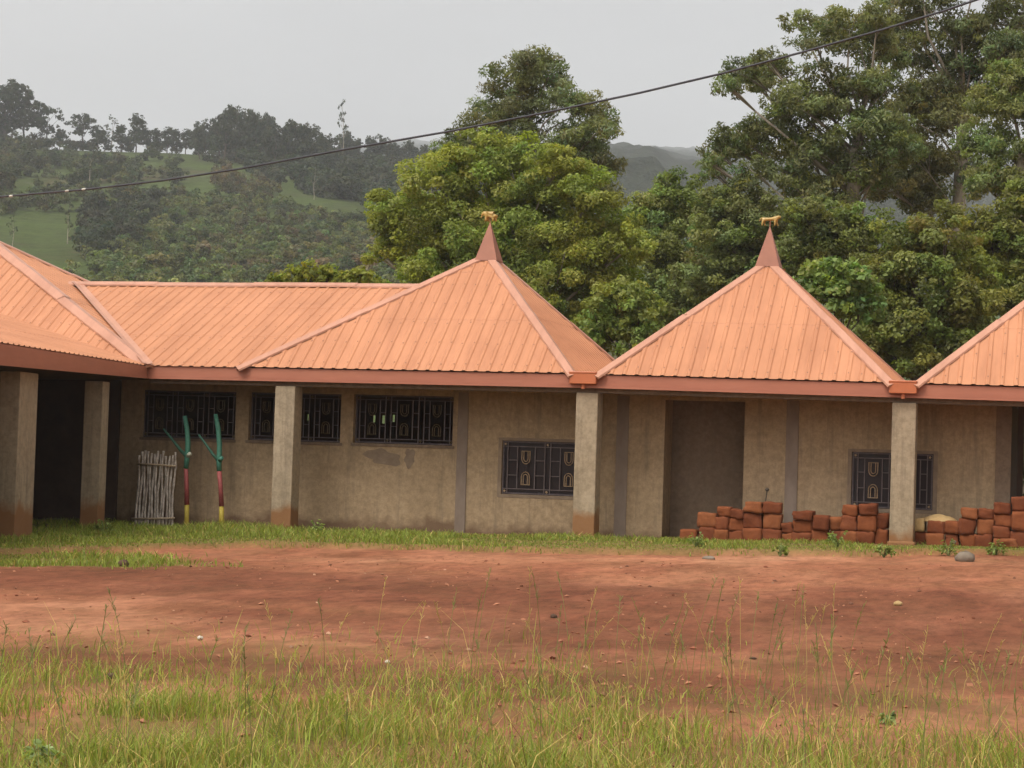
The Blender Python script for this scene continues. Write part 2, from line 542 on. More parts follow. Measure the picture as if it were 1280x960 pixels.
ga = n.new('ShaderNodeAttribute'); ga.attribute_name = 'grown'
gn = noise(n, l, 3.0, 5, 0.7)
gr = ramp(n, [(0.35, (0.135, 0.098, 0.034)), (0.65, (0.155, 0.150, 0.036))])
l.new(gn.outputs['Fac'], gr.inputs[0])
gmul = n.new('ShaderNodeMath'); gmul.operation = 'MULTIPLY'; gmul.inputs[1].default_value = 0.75
l.new(ga.outputs['Fac'], gmul.inputs[0])
c = mixc(n, l, gmul.outputs[0], c, gr.outputs[0])
l.new(c, p.inputs['Base Color'])
p.inputs['Roughness'].default_value = 0.95
p.inputs['Specular IOR Level'].default_value = 0.12
fb = noise(n, l, 4.0, 8, 0.72, stretch=(0.8, 1.4, 1))
bump(n, l, p, fb.outputs['Fac'], 0.6, 0.10)
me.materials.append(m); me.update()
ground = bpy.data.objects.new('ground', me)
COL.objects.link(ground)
tag(ground, 'bare red earth yard with worn patches in front of the building', kind='structure')

# ------------------------------------------------------------------ hill and mountain
TH_K = [-70, -45, -31.6, -29, -27.2, -25.5, -23, -20, -17, -13, -8, 0, 12, 40]
EL_K = [5.0, 8.0, 8.38, 8.45, 8.5, 8.5, 8.5, 8.25, 7.8, 7.0, 5.6, 4.4, 4.2, 3.0]


def hill_z(x, y):
    dx, dy = np.asarray(x, float) - CAM[0], np.asarray(y, float) - CAM[1]
    d = np.hypot(dx, dy); th = np.degrees(np.arctan2(dx, dy))
    el = np.interp(th, TH_K, EL_K)
    top = 640.0 * np.tan(np.radians(el))
    t = np.clip((d - 165) / (640 - 165), -0.1, 1)
    h = top * np.where(t > 0, t ** 1.06, t)
    h = h - np.clip(d - 640, 0, None) * 0.02
    return h + np.clip(t, 0, 1) * (1 - 0.75 * smooth(0.8, 1, t)) * 14 * (fbm(dx / 90 + 40, dy / 90 + 40, 4) - 0.5)


def polar_mesh(name, th0, th1, dth, ds, zf, mat):
    th = np.radians(np.arange(th0, th1 + 1e-6, dth))
    T, D = np.meshgrid(th, ds)
    X = CAM[0] + D * np.sin(T); Y = CAM[1] + D * np.cos(T)
    Z = zf(X, Y)
    idx = np.arange(X.size).reshape(X.shape)
    q = np.stack([idx[:-1, :-1], idx[:-1, 1:], idx[1:, 1:], idx[1:, :-1]], -1).reshape(-1, 4)
    me = bpy.data.meshes.new(name)
    me.from_pydata(np.stack([X, Y, Z], -1).reshape(-1, 3).tolist(), [], q.tolist())
    me.polygons.foreach_set('use_smooth', [True] * len(q))
    me.materials.append(mat); me.update()
    o = bpy.data.objects.new(name, me); COL.objects.link(o)
    return o


m, n, l, p = new_mat('hill_pasture')
a = noise(n, l, 0.02, 8, 0.7)
r = ramp(n, [(0.34, (0.086, 0.068, 0.034)), (0.43, (0.054, 0.068, 0.022)), (0.58, (0.064, 0.088, 0.025)), (0.72, (0.086, 0.094, 0.033))])
l.new(a.outputs['Fac'], r.inputs[0])
b = noise(n, l, 0.35, 6, 0.75)
br = ramp(n, [(0.3, (0.65, 0.65, 0.65)), (0.7, (1.25, 1.22, 1.2))])
l.new(b.outputs['Fac'], br.inputs[0])
l.new(mixc(n, l, 1.0, r.outputs[0], br.outputs[0], 'MULTIPLY'), p.inputs['Base Color'])
p.inputs['Roughness'].default_value = 1.0; p.inputs['Specular IOR Level'].default_value = 0.05
bump(n, l, p, b.outputs['Fac'], 0.8, 1.2)
hill = polar_mesh('hill', -62, 40, 0.5, np.concatenate([np.linspace(150, 660, 90), np.linspace(675, 860, 8)]), hill_z, m)
tag(hill, 'green pasture hill with scattered trees rising behind the building', kind='structure')

def mount_z(x, y):
    dx, dy = np.asarray(x, float) - CAM[0], np.asarray(y, float) - CAM[1]
    d = np.hypot(dx, dy); th = np.degrees(np.arctan2(dx, dy))
    # a wooded ridge at 800 m; behind it the slope climbs on into the mist
    el = np.interp(th, [-40, -25, -18, -14.5, -13.4, -12.6, -12.0, -11.2, -9, -6, 0, 20], [4.5, 6.5, 8.3, 9.15, 9.3, 9.2, 8.75, 8.5, 8.3, 8.0, 7.0, 5.0])
    top = 800 * np.tan(np.radians(el))
    front = top * np.clip((d - 620) / 180, 0, 1) ** .9
    back = top + (np.clip(d, 800, 4200) - 800) / 3400 * (4200 * np.tan(np.radians(9.15)) - top) * np.interp(th, [-40, -20, 0, 20], [.6, 1, 1, .7])
    z = np.where(d < 800, front, np.minimum(back, top + 1e9))
    z = np.where((d >= 800) & (d < 1050), np.minimum(z, top - .02 * (d - 800)), z)
    return z + 16 * (fbm(dx / 90, dy / 90, 4) - 0.5) * smooth(620, 760, d) + 9 * (fbm(dx / 11, dy / 11, 3) - 0.5) - 3


mm = simple('mountain_wood', (0.012, 0.015, 0.010), (0.030, 0.035, 0.020), 0.08, 1.0, bstr=1.0, bdist=8.0, bscale=0.12, spec=0.05)
mount = polar_mesh('mountain', -38, 14, 0.16, np.concatenate([np.linspace(610, 860, 60), np.linspace(880, 4200, 76)]), mount_z, mm)
tag(mount, 'wooded mountain fading into low cloud', kind='structure')

# ------------------------------------------------------------------ the building
bld = tag(empty('pavilion_building', (0, 0, 0)),
          'grey plastered building with orange pyramid roofs and a veranda of square pillars', 'building')
CNR = Vector((-7.25, 0.0, 3.0))


def ze(x):
    return 3.012 if x < 1.3 else 3.004 - 0.009 * (x - 1.6)


def fb(x):
    return 2.757 if x < 1.5 else 2.757 - 0.0092 * (x - 1.5)


def clip_strip(poly, s0, s1):
    def cut(pl, s, sign):
        out = []
        for i in range(len(pl)):
            a, b = pl[i], pl[(i + 1) % len(pl)]
            da, db = sign * (a[0] - s), sign * (b[0] - s)
            if da >= 0: out.append(a)
            if (da > 0 > db) or (da < 0 < db):
                t = da / (da - db); out.append((a[0] + (b[0] - a[0]) * t, a[1] + (b[1] - a[1]) * t))
        return out
    pl = cut(poly, s0, 1)
    return cut(pl, s1, -1) if len(pl) > 2 else []


def ribbed(mb, poly3, edir, pitch=0.23, rib_h=0.017, phase=0.0, screws=True):
    """corrugated sheet over a planar convex polygon; poly3[0] lies on the eave, edir runs along the eave"""
    P = [Vector(q) for q in poly3]
    o = P[0]; e = Vector(edir).normalized()
    nrm = (P[1] - P[0]).cross(P[2] - P[0]).normalized()
    if nrm.z < 0: nrm = -nrm
    g = nrm.cross(e).normalized()
    if g.z < 0: g = -g
    st = [((q - o).dot(e), (q - o).dot(g)) for q in P]
    smin, smax = min(s for s, t in st), max(s for s, t in st)
    prof = [(0.0, 0.0), (0.60, 0.0), (0.70, 1.0), (0.90, 1.0)]
    k = math.floor((smin - phase) / pitch) - 1
    knots = []
    while k * pitch + phase < smax + pitch:
        for a, h in prof:
            knots.append((k * pitch + phase + a * pitch, h * rib_h))
        k += 1
    for (s0, h0), (s1, h1) in zip(knots[:-1], knots[1:]):
        c = clip_strip(st, s0, s1)
        if len(c) > 2:
            pts = []
            for s, t in c:
                h = h0 + (h1 - h0) * min(1, max(0, (s - s0) / (s1 - s0)))
                pts.append(o + e * s + g * t + nrm * h)
            mb.poly(pts, 0)
    for lap in (1.55, 3.1):                                  # sheet overlaps
        for (s0, h0), (s1, h1) in zip(knots[:-1], knots[1:]):
            c = clip_strip(st, s0, s1)
            if len(c) > 2 and min(q[1] for q in c) < lap - .03 and max(q[1] for q in c) > lap + .25:
                pts = [o + e * s_ + g * (lap + dt) + nrm * (h + dn) for s_, h, dt, dn in ((s0, h0, -.012, .001), (s1, h1, -.012, .001), (s1, h1, 0, .007), (s0, h0, 0, .007))]
                mb.poly(pts, 0)
                mb.poly([o + e * s_ + g * (lap + dt) + nrm * (h + dn) for s_, h, dt, dn in ((s0, h0, 0, .007), (s1, h1, 0, .007), (s1, h1, .2, .002), (s0, h0, .2, .002))], 0)
    if screws:
        tmax = max(t for s, t in st)
        k0 = math.floor((smin - phase) / pitch)
        for row in np.arange(0.18, tmax, 0.62):
            for k in range(k0, k0 + int((smax - smin) / pitch) + 2):
                s = k * pitch + phase + 0.80 * pitch + random.uniform(-.012, .012)
                t = row + random.uniform(-.03, .03)
                c = clip_strip(st, s - 0.012, s + 0.012)
                if len(c) > 2 and min(q[1] for q in c) < t < max(q[1] for q in c) - 0.05:
                    q = o + e * s + g * t + nrm * (rib_h + 0.006)
                    a, b = e * 0.013, g * 0.013
                    mb.poly([q - a - b, q + a - b, q + a + b, q - a + b], 1)


def hip_cap(name, a, b, w, n1, n2, parent, lift=0.045, over=0.10):
    """folded ridge/hip flashing from eave end a to top b, wings lying on planes with normals n1, n2"""
    a, b = Vector(a), Vector(b)
    d = (b - a).normalized()
    a = a - d * over
    mb = MB()
    up = (Vector(n1).normalized() + Vector(n2).normalized()).normalized()
    w1 = Vector(n1).normalized().cross(d).normalized(); w2 = Vector(n2).normalized().cross(d).normalized()
    if w1.dot(w2) > 0: w2 = -w2
    # make both wings point downwards
    if w1.z > 0: w1 = -w1
    if w2.z > 0: w2 = -w2
    segs = max(2, int((b - a).length / 1.9))
    for i in range(segs):
        s0 = a + (b - a) * (i / segs) - d * (0.06 if i else 0)
        s1 = a + (b - a) * ((i + 1) / segs)
        la = up * (lift + 0.012 * ((i + 1) % 2)); lb = la
        for wv in (w1, w2):
            mb.poly([s0 + la, s1 + lb, s1 + lb + wv * w, s0 + la + wv * w])
            dn = -up * 0.03
            mb.poly([s0 + la + wv * w, s1 + lb + wv * w, s1 + lb + wv * (w + 0.005) + dn, s0 + la + wv * (w + 0.005) + dn])
        if i == 0:
            mb.poly([s0 + la, s0 + la + w1 * w, s0 + la + w1 * w - up * 0.05, s0 - up * 0.0])
            mb.poly([s0 + la, s0 + la + w2 * w, s0 + la + w2 * w - up * 0.05, s0 - up * 0.0])
    return mb.build(name, CAPM, parent)


def fnormal(a, b, c):
    n_ = (Vector(b) - Vector(a)).cross(Vector(c) - Vector(a)).normalized()
    return n_ if n_.z > 0 else -n_


def figure(kind, top, parent):
    """small gilded animal on the spire: skinned skeleton"""
    x, y, z = top
    if kind == 'stout':
        V = [((-.075, .0), .052), ((.0, .015), .060), ((.075, .0), .054), ((-.14, .035), .042), ((-.175, -.02), .020), ((-.185, -.075), .013),
             ((-.07, -.075), .026), ((-.07, -.14), .024), ((.08, -.075), .028), ((.08, -.14), .024), ((.135, -.01), .012), ((.145, -.07), .008)]
        E_ = [(0, 1), (1, 2), (0, 3), (3, 4), (4, 5), (0, 6), (6, 7), (2, 8), (8, 9), (2, 10), (10, 11)]
        legs = ((6, 7), (8, 9))
    else:
        V = [((-.12, .0), .036), ((.0, -.004), .034), ((.105, .012), .040), ((.155, .045), .036), ((.205, .035), .018), ((-.165, .025), .012), ((-.205, -.04), .009),
             ((-.13, -.06), .018), ((-.125, -.13), .013), ((.105, -.06), .018), ((.115, -.13), .013)]
        E_ = [(0, 1), (1, 2), (2, 3), (3, 4), (0, 5), (5, 6), (0, 7), (7, 8), (2, 9), (9, 10)]
        legs = ((7, 8), (9, 10))
    verts = [(x + a, y, z + b) for (a, b), r_ in V]
    rad = [r_ for _, r_ in V]
    edges = list(E_)
    for (k, f_) in legs:                                    # the two legs of a pair stand either side of the body
        root = [e for e in edges if e[1] == k][0][0]
        for j in (k, f_):
            verts[j] = (verts[j][0] - .022 * (1 if j == f_ else .4), verts[j][1] - .03, verts[j][2])
        i0 = len(verts)
        verts += [(verts[k][0] + .022, y + .03, verts[k][2]), (verts[f_][0] + .055, y + .03, verts[f_][2])]
        rad += [rad[k], rad[f_]]
        edges += [(root, i0), (i0, i0 + 1)]
    me = bpy.data.meshes.new('animal_figure')
    me.from_pydata(verts, edges, [])
    me.materials.append(GOLD)
    o = bpy.data.objects.new('animal_figure', me); COL.objects.link(o); o.parent = parent
    s = o.modifiers.new('skin', 'SKIN'); s.use_smooth_shade = True
    for i, r_ in enumerate(rad):
        me.skin_vertices[0].data[i].radius = (r_, r_)
    me.skin_vertices[0].data[1].use_root = True
    b = o.modifiers.new('sub', 'SUBSURF'); b.levels = 1; b.render_levels = 1
    return o


def pyramid(x0, x1, apex, depth, zl, zr, kind):
    FL, FR = Vector((x0, 0, zl)), Vector((x1, 0, zr))
    BL, BR = Vector((x0, depth, zl)), Vector((x1, depth, zr))
    A = Vector(apex)
    mb = MB()
    ribbed(mb, [FL, FR, A], FR - FL, phase=0.05)
    ribbed(mb, [FR, BR, A], BR - FR, phase=0.03, screws=False)
    ribbed(mb, [BR, BL, A], BL - BR, screws=False)
    ribbed(mb, [BL, FL, A], FL - BL, screws=False)
    ro = mb.build('roof', [ROOF, SCREW], bld)
    nf, nr, nb_, nl = fnormal(FL, FR, A), fnormal(FR, BR, A), fnormal(BR, BL, A), fnormal(BL, FL, A)
    for a, n1, n2 in ((FL, nf, nl), (FR, nf, nr), (BR, nr, nb_), (BL, nb_, nl)):
        hip_cap('hip_cap', a, A, 0.125, n1, n2, ro, lift=.036)
    if kind:
        s = MB()
        b0 = 0.225; z0 = A.z - 0.16; z1 = A.z + 0.60
        for k in range(4):
            a0, a1 = math.pi / 4 + k * math.pi / 2, math.pi / 4 + (k + 1) * math.pi / 2
            q0 = (A.x + b0 * 1.414 * math.cos(a0), A.y + b0 * 1.414 * math.sin(a0), z0)
            q1 = (A.x + b0 * 1.414 * math.cos(a1), A.y + b0 * 1.414 * math.sin(a1), z0)
            w0 = 0.012
            t0 = (A.x + w0 * math.cos(a0), A.y + w0 * math.sin(a0), z1); t1 = (A.x + w0 * math.cos(a1), A.y + w0 * math.sin(a1), z1)
            s.poly([q0, q1, t1, t0])
        s.bar((A.x, A.y, z1 - 0.1), (A.x, A.y, z1 + 0.13), 0.016, 0.016)
        s.build('spire', SPIRE, ro)
        figure(kind, (A.x, A.y, z1 + (0.17 if kind == 'stout' else 0.15)), ro)
    return ro


R1 = (-5.296, 1.115); A1 = (-1.398, 2.84, 5.45)
R2 = (1.592, 6.702); A2 = (4.147, 2.66, 5.33)
R3 = (7.139, 12.25); A3 = (9.69, 2.66, 5.30)
roof_a = pyramid(R1[0], R1[1], A1, 5.68, 3.012, 3.012, 'stout'); roof_a['label'] = 'wider pyramid roof whose left hip runs into the wing roof'
roof_b = pyramid(R2[0], R2[1], A2, 5.32, ze(R2[0]), ze(R2[1]), 'slim'); roof_b['label'] = 'middle pyramid roof with a slim gilded animal on its spire'
roof_c = pyramid(R3[0], R3[1], A3, 5.32, ze(R3[0]), ze(R3[1]), 'slim'); roof_c['label'] = 'pyramid roof cut by the right edge of the photo'

# low wing roof between the left pavilion and the first pyramid
WR0, WR1 = Vector((-11.11, 4.0, 4.91)), Vector((-2.3, 4.0, 4.91))
mb = MB()
ribbed(mb, [CNR, Vector((-5.15, 0, 3.0)), Vector((-2.3, 4.0, 4.91)), WR0], (1, 0, 0), phase=0.04)
ribbed(mb, [Vector((-2.3, 8.0, 3.0)), Vector((-11.11, 8.0, 3.0)), WR0, WR1], (1, 0, 0), screws=False)
wing_roof = mb.build('roof', [ROOF, SCREW], bld); wing_roof['label'] = 'long low roof of the wing with a straight ridge'
hip_cap('ridge_cap', WR0 + Vector((-0.3, 0, 0)), WR1, 0.17, (0, -.43, .9), (0, .43, .9), wing_roof, over=0.0)
# valley flashings
mb = MB()
for a, b, w in ((CNR + Vector((0.06, -.10, -.02)), WR0, .10),):
    d = (b - a).normalized(); s = d.cross(Vector((0, 0, 1))).normalized()
    up = Vector((0, 0, .045))
    mb.poly([a - s * w + up * 1.5, b - s * w + up * 1.5, b + up, a + up]); mb.poly([a + up, b + up, b + s * w + up * 1.6, a + s * w + up * 1.6])
a, b = Vector((-5.34, -.12, 2.985)), Vector((-1.6, 2.7, 5.3))
mb.build('valley_flashing', CAPM, wing_roof)

# left pavilion: pyramid at the inner corner, seen by its front and right faces
A0 = Vector((-13.32, 4.0, 5.92))
KV = Vector((-11.374, 1.4577, 4.0641))
VDIR = (KV - CNR)
KE = CNR + VDIR * 2.1
mb = MB()
ribbed(mb, [CNR, A0, Vector((-19.4, 0, 3.0))], (1, 0, 0), phase=0.02)
ribbed(mb, [CNR, Vector((-7.25, 8.0, 3.0)), A0], (0, 1, 0), screws=False, phase=0.1)
pav = mb.build('roof', [ROOF, SCREW], bld); pav['label'] = 'left pavilion roof cut by the left edge of the photo'
hip_cap('hip_cap', CNR, A0, 0.17, fnormal(CNR, A0, (-19.4, 0, 3)), fnormal(CNR, (-7.25, 8, 3), A0), pav, over=0.08)
hip_cap('hip_cap', Vector((-7.25, 8, 3)), A0, 0.15, (0, .5, .9), fnormal(CNR, (-7.25, 8, 3), A0), pav)
# forward wing whose courtyard slope meets it in a valley
EDGE = Vector((-5.967, -7.287, 3.0))
EDIR = (EDGE - CNR).normalized()
E2 = CNR + EDIR * 15.0
GN = fnormal(CNR, EDGE, KV)
up_g = GN.cross(EDIR); up_g = up_g if up_g.z > 0 else -up_g
mb = MB()
ribbed(mb, [CNR, E2, E2 + up_g * 6.5, KE], EDIR, screws=False)
g_roof = mb.build('roof', [ROOF, SCREW], bld); g_roof['label'] = 'flatter roof slope of the forward wing at the left edge'

# fascias
mb = MB()
def fascia_run(mb, a, b, ztop0, ztop1, zbot0, zbot1, n_in):
    """board from a to b (plan), thickness towards n_in, with a rolled lower lip"""
    ax, ay = a; bx, by = b; ix, iy = n_in
    t = 0.05
    P = [(ax, ay, zbot0), (bx, by, zbot1), (bx, by, ztop1), (ax, ay, ztop0)]
    Q = [(x + ix * t, y + iy * t, z) for x, y, z in P]
    mb.poly(P); mb.poly(Q[::-1])
    for i in range(4):
        j = (i + 1) % 4
        mb.poly([P[j], P[i], Q[i], Q[j]])
    for z0, h, o in ((0.0, 0.045, 0.018), (0.052, 0.012, 0.008)):
        P = [(ax - ix * o, ay - iy * o, zbot0 + z0 - .004), (bx - ix * o, by - iy * o, zbot1 + z0 - .004), (bx - ix * o, by - iy * o, zbot1 + z0 + h), (ax - ix * o, ay - iy * o, zbot0 + z0 + h)]
        Q = [(x + ix * (o - .002), y + iy * (o - .002), z) for x, y, z in P]
        mb.poly(P); mb.poly([P[3], P[2], Q[2], Q[3]]); mb.poly([P[1], P[0], Q[0], Q[1]])
xs = [-7.265, -5.2, -2.0, 1.12, 1.59, 4.1, 6.70, 7.14, 9.7, 12.3]
for xa, xb in zip(xs[:-1], xs[1:]):
    lo = 0.02
    fascia_run(mb, (xa, 0.03), (xb, 0.03), ze(xa) - lo, ze(xb) - lo, fb(xa), fb(xb), (0, 1))
mb.build('fascia', FASCIA, bld)
mb = MB()
nin = Vector((EDIR.y, -EDIR.x, 0)); nin = nin if nin.x < 0 else -nin
fascia_run(mb, (CNR.x, CNR.y), (E2.x, E2.y), 2.985, 2.985, 2.757, 2.55, (nin.x, nin.y))
mb.build('fascia', FASCIA, bld)
for xa, xb, zt in ((1.08, 1.57, 3.035), (6.68, 7.14, 2.985)):
    mb = MB()
    mb.box(xa, xb, -0.09, 0.06, zt - 0.215, zt)
    mb.box(xa - .008, xb + .008, -0.098, 0.05, zt - 0.03, zt + .006)
    o = mb.build('gutter_outlet', GUTTER, bld, bevel=0.012)
    mb = MB(); mb.tube([((xa + xb) / 2, -.02, zt - .21), ((xa + xb) / 2, -.02, zt - .30)], .035, 8)
    mb.build('spout', GUTTER, o)
    mb = MB(); mb.box(xa + .02, xb - .02, .06, 5.4, zt - .16, zt - .08)
    mb.build('valley_gutter', GUTTER, bld)

# soffit, ceiling
mb = MB()
for xa, xb in zip(xs[:-1], xs[1:]):
    za, zb = fb(xa) + .03, fb(xb) + .03
    mb.poly([(xa, .085, za), (xb, .085, zb), (xb, 8.0, zb), (xa, 8.0, za)])
    mb.poly([(xa, .085, za + .04), (xa, 8.0, za + .04), (xb, 8.0, zb + .04), (xb, .085, zb + .04)])
q0 = CNR + nin * .06
mb.poly([(CNR.x + nin.x * .06, CNR.y + .04, 2.775), (E2.x + nin.x * .06, E2.y, 2.58), (-19, E2.y, 2.58), (-19, 8, 2.78), (-7.2, 8, 2.78)])
mb.build('ceiling', SOFFIT, bld)
# beam carried by the pillars
mb = MB()
for xa, xb in zip(xs[:-1], xs[1:]):
    mb.poly([(xa, .14, fb(xa) - .085), (xb, .14, fb(xb) - .085), (xb, .14, fb(xb) + .02), (xa, .14, fb(xa) + .02)])
    mb.poly([(xa, .40, fb(xa) - .085), (xa, .40, fb(xa) + .02), (xb, .40, fb(xb) + .02), (xb, .40, fb(xb) - .085)])
    mb.poly([(xa, .14, fb(xa) - .085), (xa, .40, fb(xa) - .085), (xb, .40, fb(xb) - .085), (xb, .14, fb(xb) - .085)])
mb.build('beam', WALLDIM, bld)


def gz(x, y):
    return float(ground_z(x, y))


# pillars
for x in (-4.43, 1.378, 6.926, 12.4):
    mb = MB()
    w = 0.2
    mb.box(x - w, x + w, .07, .45, gz(x, .2) - .25, fb(x) - .088)
    mb.build('pillar', COLM, bld, bevel=0.015)
    mb = MB()
    mb.box(x - w - .03, x + w + .035, .03, .49, gz(x, .2) - .25, gz(x, .2) + random.uniform(.05, .1))
    mb.build('pillar_foot', COLM, bld, bevel=0.03)


def holed_wall(mb, u0, u1, z0, z1, holes, to3, thick):
    us = sorted({u0, u1, *[h[0] for h in holes], *[h[1] for h in holes]})
    zs = sorted({z0, z1, *[h[2] for h in holes], *[h[3] for h in holes]})
    us = [u for u in us if u0 <= u <= u1]; zs = [z for z in zs if z0 <= z <= z1]
    def solid(i, j):
        if not (0 <= i < len(us) - 1 and 0 <= j < len(zs) - 1): return False
        uc, zc = (us[i] + us[i + 1]) / 2, (zs[j] + zs[j + 1]) / 2
        return not any(a < uc < b and c_ < zc < d_ for a, b, c_, d_ in holes)
    for i in range(len(us) - 1):
        for j in range(len(zs) - 1):
            if not solid(i, j): continue
            a, b, c_, d_ = us[i], us[i + 1], zs[j], zs[j + 1]
            mb.poly([to3(a, 0, c_), to3(b, 0, c_), to3(b, 0, d_), to3(a, 0, d_)])
            mb.poly([to3(a, thick, c_), to3(a, thick, d_), to3(b, thick, d_), to3(b, thick, c_)])
            if not solid(i - 1, j): mb.poly([to3(a, 0, c_), to3(a, 0, d_), to3(a, thick, d_), to3(a, thick, c_)])
            if not solid(i + 1, j): mb.poly([to3(b, 0, c_), to3(b, thick, c_), to3(b, thick, d_), to3(b, 0, d_)])
            if not solid(i, j - 1): mb.poly([to3(a, 0, c_), to3(a, thick, c_), to3(b, thick, c_), to3(b, 0, c_)])
            if not solid(i, j + 1): mb.poly([to3(a, 0, d_), to3(b, 0, d_), to3(b, thick, d_), to3(a, thick, d_)])


YW = 1.2
HOLES = [(-7.96, -5.94, 1.64, 2.57), (-5.66, -3.75, 1.645, 2.575), (-3.49, -1.49, 1.655, 2.58),
         (-0.51, 1.24, 0.79, 1.785), (5.94, 7.35, 0.785, 1.77), (2.56, 4.02, -0.6, 2.61)]
mb = MB()
holed_wall(mb, -8.42, 8.64, -0.6, 2.80, HOLES, lambda u, t, z: (u, YW + t, z), 0.22)
mb.build('front_wall', WALL, bld)
# other walls closing the rooms (rear openings let daylight show through the high windows)
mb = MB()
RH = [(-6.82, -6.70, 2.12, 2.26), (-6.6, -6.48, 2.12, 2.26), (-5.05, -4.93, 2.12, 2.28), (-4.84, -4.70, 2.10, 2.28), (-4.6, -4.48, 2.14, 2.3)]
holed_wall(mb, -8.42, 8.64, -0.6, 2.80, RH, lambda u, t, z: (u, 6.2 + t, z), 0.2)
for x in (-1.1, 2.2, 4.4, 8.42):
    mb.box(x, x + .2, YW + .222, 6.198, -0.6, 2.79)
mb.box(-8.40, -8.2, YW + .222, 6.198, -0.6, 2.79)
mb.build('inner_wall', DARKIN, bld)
mb = MB(); mb.box(2.44, 4.2, YW + .70, YW + .82, -0.5, 2.75)
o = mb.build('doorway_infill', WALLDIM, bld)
mb = MB(); mb.box(2.40, 2.558, YW + .222, YW + .82, -0.5, 2.75); mb.box(4.022, 4.18, YW + .222, YW + .82, -.5, 2.75)
mb.build('door_reveal', WALL, bld)
mb = MB(); mb.box(-8.4, 8.62, .55, 6.2, -0.4, -0.06)
mb.build('floor', PATCH, bld)
for xa, xb in ((-1.39, -1.19), (1.67, 1.89), (4.77, 4.99)):
    mb = MB(); mb.box(xa, xb, YW - .022, YW + .03, -0.5, 2.66)
    mb.build('concrete_strip', STRIP, bld)
mb = MB(); mb.box(8.40, 8.655, YW - .04, YW + .26, -.5, 2.70)
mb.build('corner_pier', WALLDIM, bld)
mb = MB(); mb.box(8.74, 8.84, 1.9, 2.02, -.4, 2.7)
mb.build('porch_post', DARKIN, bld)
# sill course below the high windows and the patch left on the plaster
mb = MB()
for xa, xb, z in ((-7.98, -5.92, 1.64), (-5.70, -3.70, 1.645), (-3.52, -1.45, 1.655)):
    mb.box(xa, xb, YW - .018, YW + .03, z - .055, z - .002)
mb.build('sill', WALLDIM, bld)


def blob_patch(name, cx, cz, rx, rz, y, mat, seed):
    r_ = random.Random(seed); mb = MB(); pts = []
    for k in range(26):
        a = 2 * math.pi * k / 26
        q = 1 + .22 * math.sin(2 * a + seed) + .12 * math.sin(5 * a + seed * 2) + r_.uniform(-.08, .08)
        pts.append((cx + rx * q * math.cos(a), y, cz + rz * q * math.sin(a)))
    mb.poly(pts[::-1])
    n0 = len(mb.v)
    mb.poly([(x, y + .012, z) for x, _, z in pts])
    for k in range(26):
        j = (k + 1) % 26
        mb.poly([pts[k], pts[j], (pts[j][0], y + .012, pts[j][2]), (pts[k][0], y + .012, pts[k][2])])
    return mb.build(name, mat, bld)


blob_patch('plaster_patch', -2.85, 1.40, .34, .15, YW - .007, PATCH, 3)
blob_patch('plaster_patch', -2.33, 1.40, .12, .15, YW - .006, PATCH, 5)


